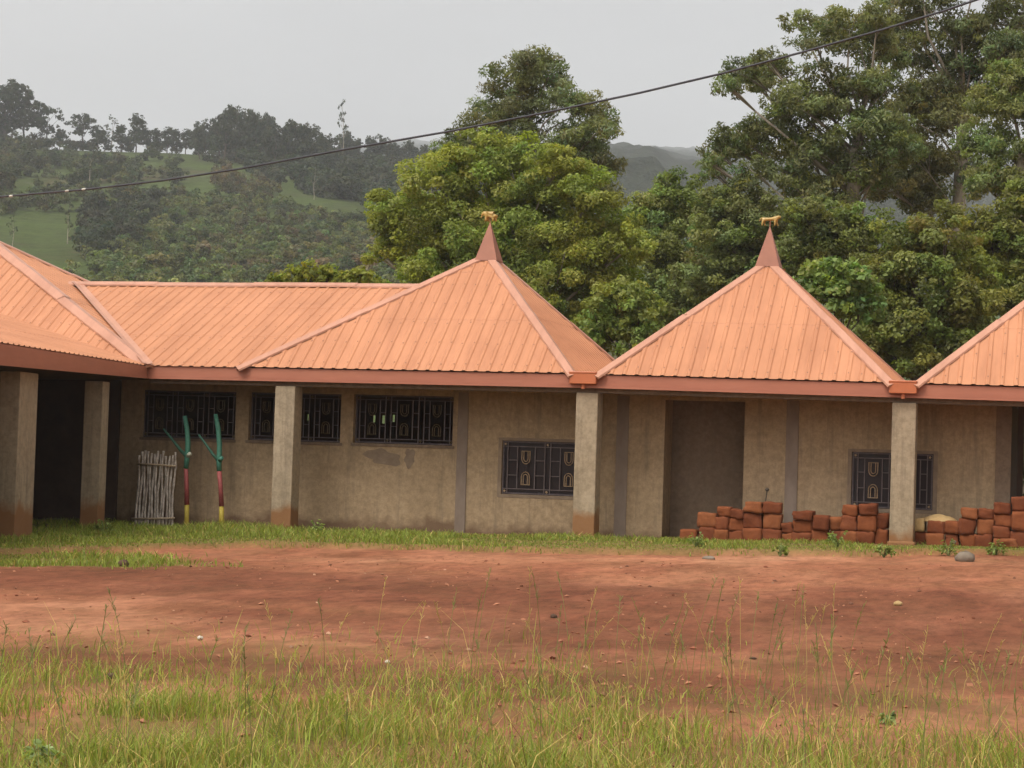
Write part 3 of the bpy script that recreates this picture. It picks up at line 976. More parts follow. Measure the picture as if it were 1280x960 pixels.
def window(x0, x1, z0, z1, low):
    w = MB(); fw = .045
    y0, y1 = (YW + .05, YW + .11) if low else (YW + .11, YW + .17)
    w.box(x0 + .002, x0 + fw, y0, y1, z0 + .002, z1 - .002); w.box(x1 - fw, x1 - .002, y0, y1, z0 + .002, z1 - .002)
    w.box(x0 + fw, x1 - fw, y0, y1, z0 + .002, z0 + fw); w.box(x0 + fw, x1 - fw, y0, y1, z1 - fw, z1 - .002)
    fr = w.build('window', IRON, bld)
    g = MB(); y = YW + (.025 if low else .09)
    def b(a, c): g.bar(a, c, .017, .015)
    W, H = x1 - x0, z1 - z0
    nb = 2 if low else 3
    mid = [x0 + W * (k + 1) / nb for k in range(nb - 1)]
    e = .105 if low else .09
    for z in (z0 + .02, z0 + e, z1 - e, z1 - .02): b((x0 + .02, y, z), (x1 - .02, y, z))
    for x in (x0 + .02, x0 + e, x1 - e, x1 - .02): b((x, y + .014, z0 + .02), (x, y + .014, z1 - .02))
    for xm in mid:
        for dx in (-.055, .055): b((xm + dx, y + .014, z0 + .02), (xm + dx, y + .014, z1 - .02))
    edges = [x0 + e] + [q for xm in mid for q in (xm - .055, xm + .055)] + [x1 - e]
    for k in range(0, len(edges), 2):
        a, c = edges[k], edges[k + 1]; cx = (a + c) / 2; pw = (c - a)
        for dx in (-.17, .17):
            b((cx + dx * min(1, pw / .6), y + .014, z0 + e), (cx + dx * min(1, pw / .6), y + .014, z1 - e))
        for zc in (z0 + H * .36, z0 + H * .64):
            b((a, y, zc), (cx - .17 * min(1, pw / .6), y, zc)); b((cx + .17 * min(1, pw / .6), y, zc), (c, y, zc))
        hw = .078; hh = H * .125
        for sgn, zc in ((1, z0 + H * .70), (-1, z0 + H * .30)):
            med = MB()
            for q in (1.0, .52):
                pts = [(cx - hw * q, y - .012, zc + sgn * hh * .9)] + \
                      [(cx + hw * q * math.cos(t), y - .012, zc - sgn * (hh * .25 + hh * .75 * q * math.sin(t))) for t in np.linspace(math.pi, 0, 9)] + \
                      [(cx + hw * q, y - .012, zc + sgn * hh * .9)]
                med.tube(pts, .009, 6)
            med.bar((cx - hw - .01, y - .012, zc + sgn * hh * .9), (cx + hw + .01, y - .012, zc + sgn * hh * .9), .012, .012)
            med.build('ironwork', MEDAL if low else MEDAL_SHADE, fr)
    g.build('grille', IRONL, fr)
    for x in [x0 + .062] + mid + [x1 - .062]:
        for z in (z0 + .062, z1 - .062):
            pts = []; st = MB()
            for k in range(10):
                a = math.pi * 2 * k / 10; r_ = .030 if k % 2 == 0 else .015
                pts.append((x + r_ * math.cos(a), y - .015, z + r_ * math.sin(a)))
            st.poly(pts)
            st.poly([(px_, y - .003, pz_) for px_, _, pz_ in pts][::-1])
            for k in range(10):
                j = (k + 1) % 10
                st.poly([pts[j], pts[k], (pts[k][0], y - .003, pts[k][2]), (pts[j][0], y - .003, pts[j][2])])
            st.build('rosette', MEDAL if low else MEDAL_SHADE, fr)
    if low:
        pn = MB(); pn.box(x0 + fw, x1 - fw, YW + .075, YW + .085, z0 + fw, z1 - fw)
        pn.build('pane', PANE, fr)
        pt = MB()
        r_ = random.Random(int(x0 * 10))
        # ragged band of mortar round the opening
        for sx0, sx1, sz0, sz1 in ((x0 - .07, x0 - .003, z0 - .06, z1 + .05), (x1 + .003, x1 + .075, z0 - .06, z1 + .05), (x0 - .003, x1 + .003, z1 + .003, z1 + .055), (x0 - .003, x1 + .003, z0 - .06, z0 - .003)):
            pt.box(sx0, sx1, YW - .006, YW + .03, sz0, sz1)
        pt.build('mortar_surround', PATCH, fr)
    return fr


for k, (a, b_, c_, d_) in enumerate(HOLES[:5]):
    window(a, b_, c_, d_, k > 2)

# forward wing: wall piers along its eave, dark hall behind
def on_g(t, inset):
    q = CNR + EDIR * t + nin * inset
    return Vector((q.x, q.y, 0))


RZ = Matrix.Rotation(math.atan2(EDIR.y, EDIR.x) + math.pi / 2, 4, 'Z')
PIERS = [(1.42, 1.80, True), (5.05, 5.85, True), (9.0, 9.6, False)]
for t0, t1, vis in PIERS:
    c0 = on_g((t0 + t1) / 2, .42)
    T = Matrix.Translation(c0) @ RZ
    mb = MB(); mb.box(-.17, .17, -(t1 - t0) / 2, (t1 - t0) / 2, -.45, 2.62, T=T)
    mb.build('wall_pier', COLM if vis else WALL, bld, bevel=.012)
# walls of the hall behind the piers
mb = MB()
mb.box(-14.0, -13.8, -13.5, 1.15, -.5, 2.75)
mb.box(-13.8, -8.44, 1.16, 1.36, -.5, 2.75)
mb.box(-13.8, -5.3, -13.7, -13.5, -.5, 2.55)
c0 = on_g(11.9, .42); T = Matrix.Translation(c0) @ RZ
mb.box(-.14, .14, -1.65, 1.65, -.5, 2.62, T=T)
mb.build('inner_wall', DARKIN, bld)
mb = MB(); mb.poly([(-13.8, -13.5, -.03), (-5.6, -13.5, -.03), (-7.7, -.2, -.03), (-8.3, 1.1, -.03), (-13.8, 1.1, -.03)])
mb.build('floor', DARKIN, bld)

# ------------------------------------------------------------------ things in front of the building
# stick gate leaning on the wall
gx0, gx1 = -7.74, -6.98
gate = tag(empty('stick_gate', ((gx0 + gx1) / 2, .75, gz(-7.3, .75))), 'small gate of bleached upright sticks tied to two canes, leaning by the wall', 'gate')
LEANY = lambda z: .72 + .05 * (z + .25) / 1.6
ns = 13
for i in range(ns):
    x = gx0 + (gx1 - gx0) * i / (ns - 1)
    zt = 1.33 + random.uniform(-.05, .07); pts = []; rr = []
    ph = random.uniform(0, 6)
    for k in range(12):
        t = k / 11; z = -.28 + (zt + .28) * t
        pts.append((x - .03 * (1 - t) * 0 + .012 * math.sin(ph + 9 * t), LEANY(z) + .008 * math.cos(ph + 7 * t), z))
        rr.append(.026 + .006 * math.sin(ph + 31 * t) - .004 * t)
    mb = MB(); mb.tube(pts, rr, 6); mb.build('stick', STICK, gate, smooth_=True)
for z, x0, x1, dz in ((.05, gx0 - .08, gx1 + .08, .05), (1.12, gx0 - .02, gx1 + .05, -.02)):
    mb = MB(); mb.tube([(x0, LEANY(z) - .05, z), ((x0 + x1) / 2, LEANY(z) - .055, z + dz * .4), (x1, LEANY(z) - .05, z + dz)], .02, 7)
    mb.build('cross_cane', RAIL, gate, smooth_=True)


def pole(label, base, red, fork, top, tip, yel, stub_mat):
    y = .75
    b = tag(empty('painted_pole', (base[0], y, gz(base[0], y))), label, 'pole', 'painted forked poles by the wall')
    def seg(name, pts, rad, mat, parent=b):
        mb = MB(); mb.tube([(p[0], y + (p[2] if len(p) > 2 else 0), p[1]) for p in pts], [q * .86 * random.uniform(.93, 1.07) for q in rad], 9)
        return mb.build(name, mat, parent, smooth_=True)
    def lerp(a, c, t): return (a[0] + (c[0] - a[0]) * t, a[1] + (c[1] - a[1]) * t)
    seg('yellow_shaft', [(base[0], base[1] - .1), lerp(base, yel, .5), yel], [.058, .055, .054], YEL)
    seg('red_shaft', [yel, (lerp(yel, red, .5)[0] + .006, lerp(yel, red, .5)[1]), red], [.055, .054, .052], RED)
    up = seg('green_shaft', [red, fork, (lerp(fork, top, .35)[0] + .035, lerp(fork, top, .35)[1]), (lerp(fork, top, .7)[0] + .03, lerp(fork, top, .7)[1]), top],
             [.052, .062, .058, .054, .046], GRN)
    seg('side_branch', [fork, (lerp(fork, tip, .25)[0] - .02, lerp(fork, tip, .25)[1], -.02), lerp(fork, tip, .6) + (-.05,), tip + (-.06,)], [.045, .036, .03, .022], GRND)
    seg('sawn_stub', [(fork[0] + .02, fork[1] + .02, -.02), (fork[0] + .09, fork[1] + .07, -.06)], [.05, .045], stub_mat)


pole('red, yellow and green forked pole with a pale stub, beside the stick gate', (-6.67, -.21), (-6.735, 1.06), (-6.715, 1.28), (-6.80, 2.07), (-7.21, 1.81), (-6.685, .36), PALEWOOD)
pole('red, yellow and green forked pole with a green stub, nearer the pillar', (-5.93, -.19), (-6.03, 1.03), (-6.04, 1.22), (-6.15, 2.12), (-6.46, 1.72), (-5.955, .36), GRN)

# mud blocks: stacks by photo columns (left, right, top row v) in front of the wall
def block(x, y, z, w, h, dpt, mat, label, rot=0.0, group='stacked red mud blocks'):
    mb = MB()
    r_ = random.Random(int(x * 977 + z * 131))
    nsub = 3
    # a slightly worn block: bevelled box with nudged corners
    cs = {}
    T = Matrix.Translation((x, y, z)) @ Matrix.Rotation(rot, 4, 'Z')
    N = 5
    for ax, sg in ((0, 0), (0, 1), (1, 0), (1, 1), (2, 0), (2, 1)):          # a box of small facets, worn at edges and corners
        for i in range(N):
            for j in range(N):
                q4 = []
                for di, dj in ((0, 0), (1, 0), (1, 1), (0, 1)):
                    c_ = [0, 0, 0]; c_[ax] = sg; c_[(ax + 1) % 3] = (i + di) / N; c_[(ax + 2) % 3] = (j + dj) / N
                    q4.append(tuple(c_))
                if not sg: q4.reverse()
                mb.poly(q4)
    sd = r_.uniform(0, 90)
    nudge = {c_: (r_.uniform(-.018, .018), r_.uniform(-.018, .018), r_.uniform(-.012, .012)) for c_ in ((0, 0), (1, 0), (0, 1), (1, 1))}
    chip = r_.choice([(0, 1), (1, 1), (0, 0), (1, 0), None, None]); keyed = {}
    for p_ in set(mb.v):
        a_, b_, c_ = p_
        edge = [min(q, 1 - q) for q in p_]; nb_ = sum(e < .01 for e in edge)
        pull = (0, 0, .006, .015)[nb_] + (.012 if nb_ == 2 else .005) * r_.random()
        if chip and abs(a_ - chip[0]) < .25 and abs(c_ - chip[1]) < .25: pull += .03 * r_.random()
        P_ = Vector(((a_ - .5) * w, b_ * dpt, c_ * h)); cen = Vector((0, dpt / 2, h / 2))
        P_ = P_ + (cen - P_).normalized() * pull + Vector((r_.uniform(-.004, .004), r_.uniform(-.005, .005), r_.uniform(-.004, .004)))
        wq = nudge[(round(a_), round(c_))]
        keyed[p_] = tuple(T @ (P_ + Vector(wq)))
    mb.v = [keyed[p_] for p_ in mb.v]
    o = mb.build('mud_block', mat, None)
    bm_ = bmesh.new(); bm_.from_mesh(o.data); bmesh.ops.remove_doubles(bm_, verts=bm_.verts, dist=.0004); bm_.to_mesh(o.data); bm_.free()
    o.data.polygons.foreach_set('use_smooth', [True] * len(o.data.polygons))
    tag(o, label, 'mud block', group)
    return o


ORD = ['bottom', 'second', 'third', 'fourth', 'fifth']
STACKS = [  # u0, u1, v_top, number of blocks, depth Y, name of pile
    (852, 871, 662, 1, .42), (873, 894, 641, 2, .34), (895, 911, 633, 3, .34), (912, 931, 637, 3, .36), (932, 953, 627, 3, .32),
    (955, 976, 628, 3, .30), (978, 991, 654, 2, .40), (992, 1015, 639, 3, .30), (1017, 1036, 645, 2, .32), (1037, 1052, 646, 2, .34),
    (1053, 1071, 631, 3, .28), (1073, 1093, 630, 3, .26), (1094, 1110, 642, 2, .36),
    (1143, 1157, 648, 2, .42), (1159, 1180, 651, 2, .36), (1182, 1199, 651, 2, .36), (1201, 1220, 635, 3, .34), (1222, 1241, 636, 3, .34),
    (1243, 1264, 628, 4, .26), (1266, 1290, 621, 3, .16)]
NUM = ['first', 'second', 'third', 'fourth', 'fifth', 'sixth', 'seventh', 'eighth', 'ninth', 'tenth', 'eleventh', 'twelfth', 'thirteenth']
for i, (u0, u1, vt, nb, y) in enumerate(STACKS):
    p0, p1, pt_ = at(u0, vt, Y=y), at(u1, vt, Y=y), at((u0 + u1) / 2, vt, Y=y)
    left = i < 13
    k = i if left else i - 13
    pile = 'left of the right-hand pillar' if left else 'right of the right-hand pillar'
    x = (p0[0] + p1[0]) / 2; w = (p1[0] - p0[0]) + .03
    zb = gz(x, y) - .06
    H = pt_[2] - zb
    # the upper blocks are shallower than the ones they stand on
    hs = [1.0] * nb
    if nb == 3: hs = [1.0, 1.0, .72]
    if nb == 2: hs = [1.0, .85]
    hs = [h * H / sum(hs) for h in hs]
    z = zb
    for j in range(nb):
        mat = BRICK[(i * 7 + j * 3) % 4] if not (i == 13 and j == 1) else TANBRICK
        lvl = 'only' if nb == 1 else ('top' if j == nb - 1 else ORD[j] if j == 0 else 'middle' if nb == 3 else ORD[j])
        kind = 'tan' if (i == 13 and j == 1) else 'red'
        block(x + random.uniform(-.02, .02), y + random.uniform(-.04, .04), z - .006, w, hs[j] + .012, .36 - .02 * j, mat,
              '%s mud block, %s of the %s stack from the left, %s' % (kind, lvl, NUM[k], pile), random.uniform(-.07, .07))
        z += hs[j]
# a second row behind, lower
for i, (u, vt) in enumerate(((905, 642), (945, 640), (1005, 652), (1063, 640))):
    P = at(u, vt, Y=.72); zb = gz(P[0], .72) - .05
    H = (P[2] - zb) / 3
    for j in range(3):
        block(P[0] + random.uniform(-.02, .02), .70, zb + j * H, .30, H - .004, .3, BRICK[(i + j) % 4],
              'red mud block in the back row between the front stacks and the wall', random.uniform(-.05, .05))
# loose block at the right and mound on the stacks
P = at(1261, 683, Y=.02)
block(P[0], .0, gz(P[0], 0) - .01, .29, .17, .24, BRICK[2], 'loose red mud block lying in front of the tallest stack at the right', .12)
mb = MB()
ring = []
mx0, mx1, my0, my1, mz = at(1148, 652, Y=.5)[0], at(1197, 652, Y=.5)[0], .40, .86, at(1165, 651, Y=.5)[2]
for k in range(5):
    t = k / 4
    for j in range(18):
        a = 2 * math.pi * j / 18
        q = (1 - t) ** .8
        xx = (mx0 + mx1) / 2 + (mx1 - mx0) / 2 * q * math.cos(a) * (1 + .1 * math.sin(3 * a))
        yy = (my0 + my1) / 2 + (my1 - my0) / 2 * q * math.sin(a)
        mb.v.append((xx, yy, mz - .02 + .13 * t ** .55 + .015 * math.sin(5 * a + k)))
for k in range(4):
    for j in range(18):
        a, b_ = k * 18 + j, k * 18 + (j + 1) % 18
        mb.f.append([a, b_, b_ + 18, a + 18]); mb.m.append(0)
o = mb.build('sand_mound', TANBRICK, None, smooth_=True)
tag(o, 'low tan heap of sand on the blocks just right of the right-hand pillar', 'sand heap')


def rock(name, c, r, mat, label, cat, seed, flat=.7, group=None):
    r_ = random.Random(seed); mb = MB()
    K, L = 9, 6
    for i in range(L + 1):
        ph = math.pi * i / L - math.pi / 2
        for j in range(K):
            a = 2 * math.pi * j / K
            q = 1 + r_.uniform(-.16, .16)
            mb.v.append((c[0] + r * q * math.cos(ph) * math.cos(a), c[1] + r * .8 * q * math.cos(ph) * math.sin(a), c[2] + r * flat * q * math.sin(ph) + r * flat * .55))
    for i in range(L):
        for j in range(K):
            a, b_ = i * K + j, i * K + (j + 1) % K
            mb.f.append([a, b_, b_ + K, a + K]); mb.m.append(0)
    o = mb.build(name, mat, None, smooth_=True)
    return tag(o, label, cat, group)


def gpt(u, v):
    """ground point seen at (u, v)"""
    z = 0.0
    for _ in range(8):
        P = at(u, v, z=z); z = gz(P[0], P[1])
    return P[0], P[1], z


P = gpt(1206, 693); rock('rock', (P[0], P[1], P[2]), .145, STONE, 'grey rounded rock in the grass before the right-hand blocks', 'rock', 4)
P = gpt(1196, 688); rock('rock', (P[0] - .06, P[1] - .03, P[2] + .08), .05, STONE, 'small stone touching the grey rock in the grass', 'rock', 8)
P = gpt(250, 799); rock('stone', P, .026, STONEW, 'small pale stone on the bare earth at the left', 'stone', 5)
P = gpt(140, 848); rock('clod', P, .035, CLOD, 'dark clod of earth near the foreground grass at the left', 'clod', 6)
P = gpt(941, 824); rock('clod', P, .03, CLOD, 'dark crumbly clod on the earth at the right of centre', 'clod', 7, .4)
P = gpt(1122, 757); rock('stone', P, .05, TANBRICK, 'orange block crumb on the bare earth below the right-hand pillar', 'stone', 9)
P = gpt(886, 690); rock('stone', P, .11, STONE, 'flat dirty stone at the grass edge below the doorway', 'stone', 10, .3)
P = gpt(484, 829); rock('stone', P, .02, STONEW, 'tiny whitish stone on the earth left of centre', 'stone', 11)
P = gpt(154, 708); rock('clod', P, .08, CLOD, 'dark clod at the end of the grass tongue', 'clod', 12)
P = gpt(692, 774); rock('clod', P, .035, CLOD, 'reddish dark clod alone in the middle of the yard', 'clod', 13)

# thin stalk behind the blocks
P = at(957, 626, Y=.8); Q = at(959, 612, Y=.8)
mb = MB(); mb.tube([(P[0], .8, P[2] - .7), tuple(P), tuple(Q)], [.012, .012, .010], 6); 
st_ = tag(empty('stalk', (P[0], .8, gz(P[0], .8))), 'thin dark stalk with a round knob rising behind the mud blocks', 'stalk')
mb.build('stem', BARKD, st_)
mb = MB()
for i in range(6):
    for j in range(8):
        ph, a = math.pi * i / 5 - math.pi / 2, 2 * math.pi * j / 8
        mb.v.append((Q[0] + .035 * math.cos(ph) * math.cos(a), .8 + .035 * math.cos(ph) * math.sin(a), Q[2] + .035 * math.sin(ph)))
for i in range(5):
    for j in range(8):
        a, b_ = i * 8 + j, i * 8 + (j + 1) % 8
        mb.f.append([a, b_, b_ + 8, a + 8]); mb.m.append(0)
mb.build('knob', BARKD, st_, smooth_=True)

# overhead cable
CP = [(-60, 254), (0, 246), (110, 236.5), (200, 226), (300, 211), (430, 187), (560, 164.5), (700, 137), (800, 116), (900, 92.5), (1000, 66), (1100, 38), (1175, 15), (1280, -20), (1400, -62)]
mb = MB(); mb.tube([tuple(at(u, v, Y=-4)) for u, v in CP], .0175, 6)
cb = tag(empty('power_cable', tuple(at(640, 149, Y=-4))), 'black overhead cable sagging across the sky above the roofs', 'cable')
mb.build('wire', CABLE, cb, smooth_=True)
for u, v in ((14, 245), (84, 238.6), (105, 236.6)):
    c_ = at(u, v, Y=-4); mb = MB()
    mb.tube([(c_[0] - .035, -4, c_[2] - .004), (c_[0], -4, c_[2]), (c_[0] + .035, -4, c_[2] + .003)], [.019, .022, .019], 8)
    mb.build('clip', RAG, cb, smooth_=True)


# ------------------------------------------------------------------ trees
def unit(a):
    return a / (np.linalg.norm(a, axis=-1, keepdims=True) + 1e-9)


LIFT = np.array([1.16, 1.28, 1.22])


def leaf_quads(C, out, size, aspect, droop, r_):
    k = len(C)
    nrm = unit(out * 0.7 + np.array([0, 0, .55]) + r_.normal(0, .65, (k, 3)))
    t = unit(np.cross(nrm, r_.normal(0, 1, (k, 3))))
    t[:, 2] -= droop; t = unit(t)
    b = unit(np.cross(nrm, t))
    L = (size * r_.uniform(.55, 1.5, k))[:, None]
    W = L * aspect
    return np.stack([C - t * L * .5, C + b * W * .5 + nrm * L * .08, C + t * L * .5, C - b * W * .5 + nrm * L * .08], 1).reshape(-1, 3)


def crown_leaves(lobes, base, seed, leaf=.2, aspect=.55, droop=.1, dens=1.0, sub=.34, fill=.25, var=.22, low=-.55):
    """lobes: (centre, rx, rz). Each lobe is a shell of leaf clumps with holes between them"""
    r_ = np.random.default_rng(seed)
    Vs, Ts = [], []
    base = np.array(base)
    for c, rx, rz in lobes:
        c = np.array(c)
        nsub = max(7, int(26 * dens))
        lt = r_.uniform(.8, 1.2)
        yel = r_.uniform(-.08, .10)
        d = unit(r_.normal(0, 1, (nsub * 2, 3)))
        d = d[d[:, 2] > low][:nsub]
        rr = np.where(r_.random(len(d)) < fill, r_.uniform(.25, .7, len(d)), r_.uniform(.78, 1.08, len(d)))
        sc = c + d * rr[:, None] * np.array([rx, rx, rz])
        rs = sub * rx * r_.uniform(.65, 1.3, len(d))
        nl = np.maximum(10, (rs / leaf) ** 2 * 15 * r_.uniform(.7, 1.3, len(d))).astype(int)
        for k in range(len(d)):
            q = unit(r_.normal(0, 1, (nl[k], 3)))
            off = q * (r_.uniform(0.2, 1, (nl[k], 1)) ** .5) * rs[k] * np.array([1, 1, .68])
            C = sc[k] + off
            Vs.append(leaf_quads(C, unit(d[k] * .8 + q), np.full(nl[k], leaf), aspect, droop, r_))
            tn = base * lt * (1 + var * r_.normal(0, 1.0)) * (1 + .16 * r_.normal(0, 1, (nl[k], 1)))
            tn = tn * np.array([1 + yel + .10 * r_.normal(), 1, 1 - .2 * abs(r_.normal())])
            Ts.append(np.clip(tn * LIFT, .006, .32))
    return np.concatenate(Vs), np.concatenate(Ts)


def limbs(mb, foot, fork, lobes, r0, seed, wig=.05):
    r_ = random.Random(seed)
    foot, fork = Vector(foot), Vector(fork)
    L = (fork - foot).length
    pts = [foot + (fork - foot) * t + Vector((r_.uniform(-1, 1), r_.uniform(-1, 1), 0)) * wig * L * (0 if t in (0, 1) else 1) for t in (0, .3, .65, 1)]
    mb.tube(pts, [r0 * 1.25, r0, r0 * .85, r0 * .7], 9)
    for c, rx, rz in lobes:
        c = Vector(c) - Vector((0, 0, rz * .2))
        # leave the trunk at a height that suits the lobe
        t = min(1, max(.35, (c.z - foot.z - (c - fork).length * .8) / max(.1, fork.z - foot.z)))
        s = foot + (fork - foot) * t
        mid = s + (c - s) * .5 + Vector((r_.uniform(-1, 1), r_.uniform(-1, 1), r_.uniform(-.5, 1))) * .10 * (c - s).length
        ln = (c - s).length
        rr = min(r0 * .38, .022 + .011 * ln)
        mb.tube([s, mid, c], [rr, rr * .65, rr * .25], 6)
        for _ in range(3):
            e = c + Vector((r_.uniform(-1, 1) * rx * .8, r_.uniform(-1, 1) * rx * .8, r_.uniform(0, 1) * rz * .8))
            mb.tube([mid + (c - mid) * .6, c + (e - c) * .4, e], [rr * .35, rr * .28, rr * .1], 5)


def tree(name, label, lobes_px, Y, foot_u, base, seed, bark=BARKD, trunk_r=.25, fork_v=None, depth=.5, group=None, leaf=.2, mat=None, back=True, cat='tree', zfac=.85, **kw):
    """lobes_px: (u, v, r) photo positions of the crown's lumps, given their own depth about the plane Y"""
    r_ = random.Random(seed)
    us = [q[0] for q in lobes_px]; vs = [q[1] for q in lobes_px]
    dist = (Y - CAM[1]) / ray(np.mean(us), np.mean(vs))[1]
    half = (max(us) - min(us)) / 2 / F * dist
    lobes = []
    for k, (u, v, r) in enumerate(lobes_px):
        dy = r_.uniform(-1, .35) * half * depth
        c = at(u, v, Y=Y + dy); R = r / F * (Y + dy - CAM[1]) / ray(u, v)[1]
        lobes.append((c, R, R * zfac))
        if back and k % 2 == 0:
            c2 = c + np.array([r_.uniform(-.4, .4) * R, half * depth * r_.uniform(.7, 1.5), r_.uniform(-.4, .2) * R]); lobes.append((c2, R, R * zfac))
    fx = at(foot_u, 500, Y=Y)[0]
    zg = max(float(ground_z(fx, Y)) - .2, float(hill_z(fx, Y)) if math.hypot(fx - CAM[0], Y - CAM[1]) > 150 else -9)
    root = tag(empty(name, (fx, Y, zg)), label, cat, group)
    cz = np.mean([c[2] for c, _, _ in lobes]); cxm = np.mean([c[0] for c, _, _ in lobes])
    fork = at(foot_u, fork_v, Y=Y) if fork_v else np.array([fx + (cxm - fx) * .4, Y, zg + (cz - zg) * .75])
    V, T = crown_leaves(lobes, base, seed, leaf=leaf, **kw)
    loc = np.array([fx, Y, zg])
    quads_mesh('crown', V - loc, mat or LEAF, T, root)
    mb = MB(); limbs(mb, (fx, Y, zg), fork, lobes, trunk_r, seed)
    mb.v = [(a - fx, b - Y, c_ - zg) for a, b, c_ in mb.v]
    o = mb.build('trunk', bark, None, smooth_=True); o.parent = root
    return root


G_BRIGHT, G_GREY = (.195, .205, .044), (.140, .138, .070)

tree('broadleaf_tree', 'broad round-crowned yellow-green tree right behind the left pyramid roof',
     [(497, 262, 40), (548, 224, 44), (600, 192, 34), (640, 205, 44), (690, 210, 36), (735, 245, 40), (610, 250, 56), (680, 265, 58), (755, 290, 44), (785, 305, 32),
      (520, 300, 50), (570, 310, 60), (640, 320, 60), (700, 335, 60), (745, 350, 44), (480, 318, 26), (600, 375, 55), (660, 395, 55), (540, 360, 46), (720, 390, 40)],
     27, 655, G_BRIGHT, 101, bark=BARK, trunk_r=.28, fork_v=345, leaf=.115, dens=1.3, zfac=.8)
tree('eucalyptus', 'tall grey-green eucalyptus standing above and behind the yellow-green tree',
     [(662, 78, 26), (640, 105, 34), (682, 100, 30), (655, 135, 34), (618, 140, 30), (600, 160, 32), (572, 182, 26), (556, 205, 22), (640, 175, 36), (700, 130, 26), (728, 135, 28), (742, 165, 28), (712, 180, 34), (752, 205, 26), (690, 215, 40), (620, 205, 36), (735, 240, 30)],
     46, 660, G_GREY, 102, bark=BARK, trunk_r=.30, fork_v=150, leaf=.18, aspect=.32, droop=.6, mat=LEAFE, sub=.37, dens=1.1, zfac=.72)
tree('eucalyptus', 'big spreading eucalyptus with layered dark crown just right of the sky gap',
     [(935, 92, 30), (912, 110, 20), (962, 76, 20), (900, 192, 26), (930, 172, 36), (968, 165, 36), (890, 205, 18), (945, 215, 26), (1000, 130, 38), (1045, 135, 36), (1000, 180, 38), (1040, 195, 44), (990, 225, 30),
      (1030, 98, 30), (1076, 108, 34), (1112, 108, 30), (1100, 152, 34), (1096, 26, 30), (1120, 190, 32), (1020, 52, 34), (1062, 32, 36), (1000, 28, 22), (1090, 60, 32), (1080, 165, 38), (1075, 220, 36), (1035, 245, 30)],
     36, 1075, (.140, .142, .066), 103, bark=BARK, trunk_r=.30, fork_v=150, leaf=.155, aspect=.34, droop=.6, mat=LEAFE, sub=.35, dens=1.15, zfac=.66)
tree('eucalyptus', 'tall dark eucalyptus running out of the top of the photo at the right',
     [(1120, 20, 34), (1160, 5, 36), (1130, 60, 34), (1185, 75, 34), (1250, 65, 36), (1280, 15, 38), (1205, 45, 36), (1245, 25, 36), (1165, 108, 36), (1130, 140, 34), (1185, 150, 40), (1215, 100, 34), (1150, 195, 40), (1195, 215, 40), (1120, 235, 36), (1160, 255, 36), (1270, 70, 34), (1220, -30, 40), (1150, -40, 40)],
     42, 1205, (.138, .134, .068), 104, bark=BARK, trunk_r=.32, fork_v=130, leaf=.165, aspect=.34, droop=.6, mat=LEAFE, sub=.35, dens=1.15, zfac=.66)
tree('eucalyptus', 'lighter green eucalyptus against the right edge of the photo',
     [(1252, 128, 36), (1280, 150, 34), (1232, 175, 32), (1268, 195, 38), (1240, 225, 34), (1285, 235, 36), (1262, 95, 26), (1300, 190, 36), (1300, 110, 36)],
     33, 1278, (.150, .160, .060), 105, bark=BARK, trunk_r=.24, fork_v=190, leaf=.14, aspect=.36, droop=.6, mat=LEAFE, sub=.36, dens=1.1, zfac=.72)
tree('broadleaf_tree', 'mid-green bushy tree in the gap between the two pyramid roofs, nearest the far mountain',
     [(815, 265, 34), (845, 245, 34), (800, 300, 34), (840, 295, 42), (875, 275, 36), (820, 340, 42), (865, 335, 42), (800, 375, 36), (850, 385, 42)],
     38, 840, (.150, .162, .056), 106, leaf=.13, trunk_r=.2)
tree('broadleaf_tree', 'dark bushy tree behind the spire of the middle pyramid roof',
     [(895, 262, 30), (925, 255, 34), (960, 270, 36), (900, 305, 40), (945, 310, 42), (985, 290, 34), (880, 350, 40), (930, 355, 40), (990, 330, 34)],
     34, 935, (.138, .142, .055), 107, leaf=.125, trunk_r=.2)
tree('broadleaf_tree', 'small round tree low in the gap between the two pyramid roofs',
     [(772, 372, 32), (745, 395, 28), (800, 395, 32), (775, 415, 36), (750, 430, 28), (805, 430, 26)],
     18, 778, (.155, .165, .046), 108, leaf=.13, trunk_r=.12)
tree('broadleaf_tree', 'bushy tree right of the middle spire, below the big eucalyptus',
     [(1012, 268, 30), (1045, 285, 34), (1010, 305, 34), (1080, 280, 32), (1060, 320, 36), (1095, 310, 32), (1030, 330, 30)],
     30, 1050, (.138, .146, .050), 109, leaf=.12, trunk_r=.18)
tree('broadleaf_tree', 'bright light-green bush just right of the middle pyramid roof',
     [(1030, 345, 26), (1058, 340, 26), (1015, 360, 22), (1075, 362, 26), (1045, 375, 28), (1080, 390, 24)],
     16, 1050, (.155, .185, .058), 110, leaf=.15, aspect=.62, trunk_r=.10)
tree('broadleaf_tree', 'large dark broad tree filling the gap between the middle and right roofs',
     [(1140, 305, 34), (1180, 290, 38), (1110, 345, 38), (1150, 350, 44), (1195, 340, 42), (1215, 375, 36), (1105, 395, 42), (1150, 405, 46), (1195, 405, 40), (1075, 415, 34), (1120, 445, 42), (1165, 450, 40), (1205, 440, 32)],
     20, 1150, (.142, .138, .042), 111, leaf=.115, trunk_r=.25, dens=1.2)
tree('broadleaf_tree', 'yellow-green broad tree above the right-hand pyramid roof',
     [(1235, 290, 36), (1270, 275, 36), (1225, 325, 36), (1262, 320, 40), (1295, 310, 40), (1240, 360, 38), (1280, 360, 40), (1235, 395, 30), (1300, 250, 36), (1290, 400, 40)],
     24, 1268, (.160, .160, .046), 112, leaf=.12, trunk_r=.22)
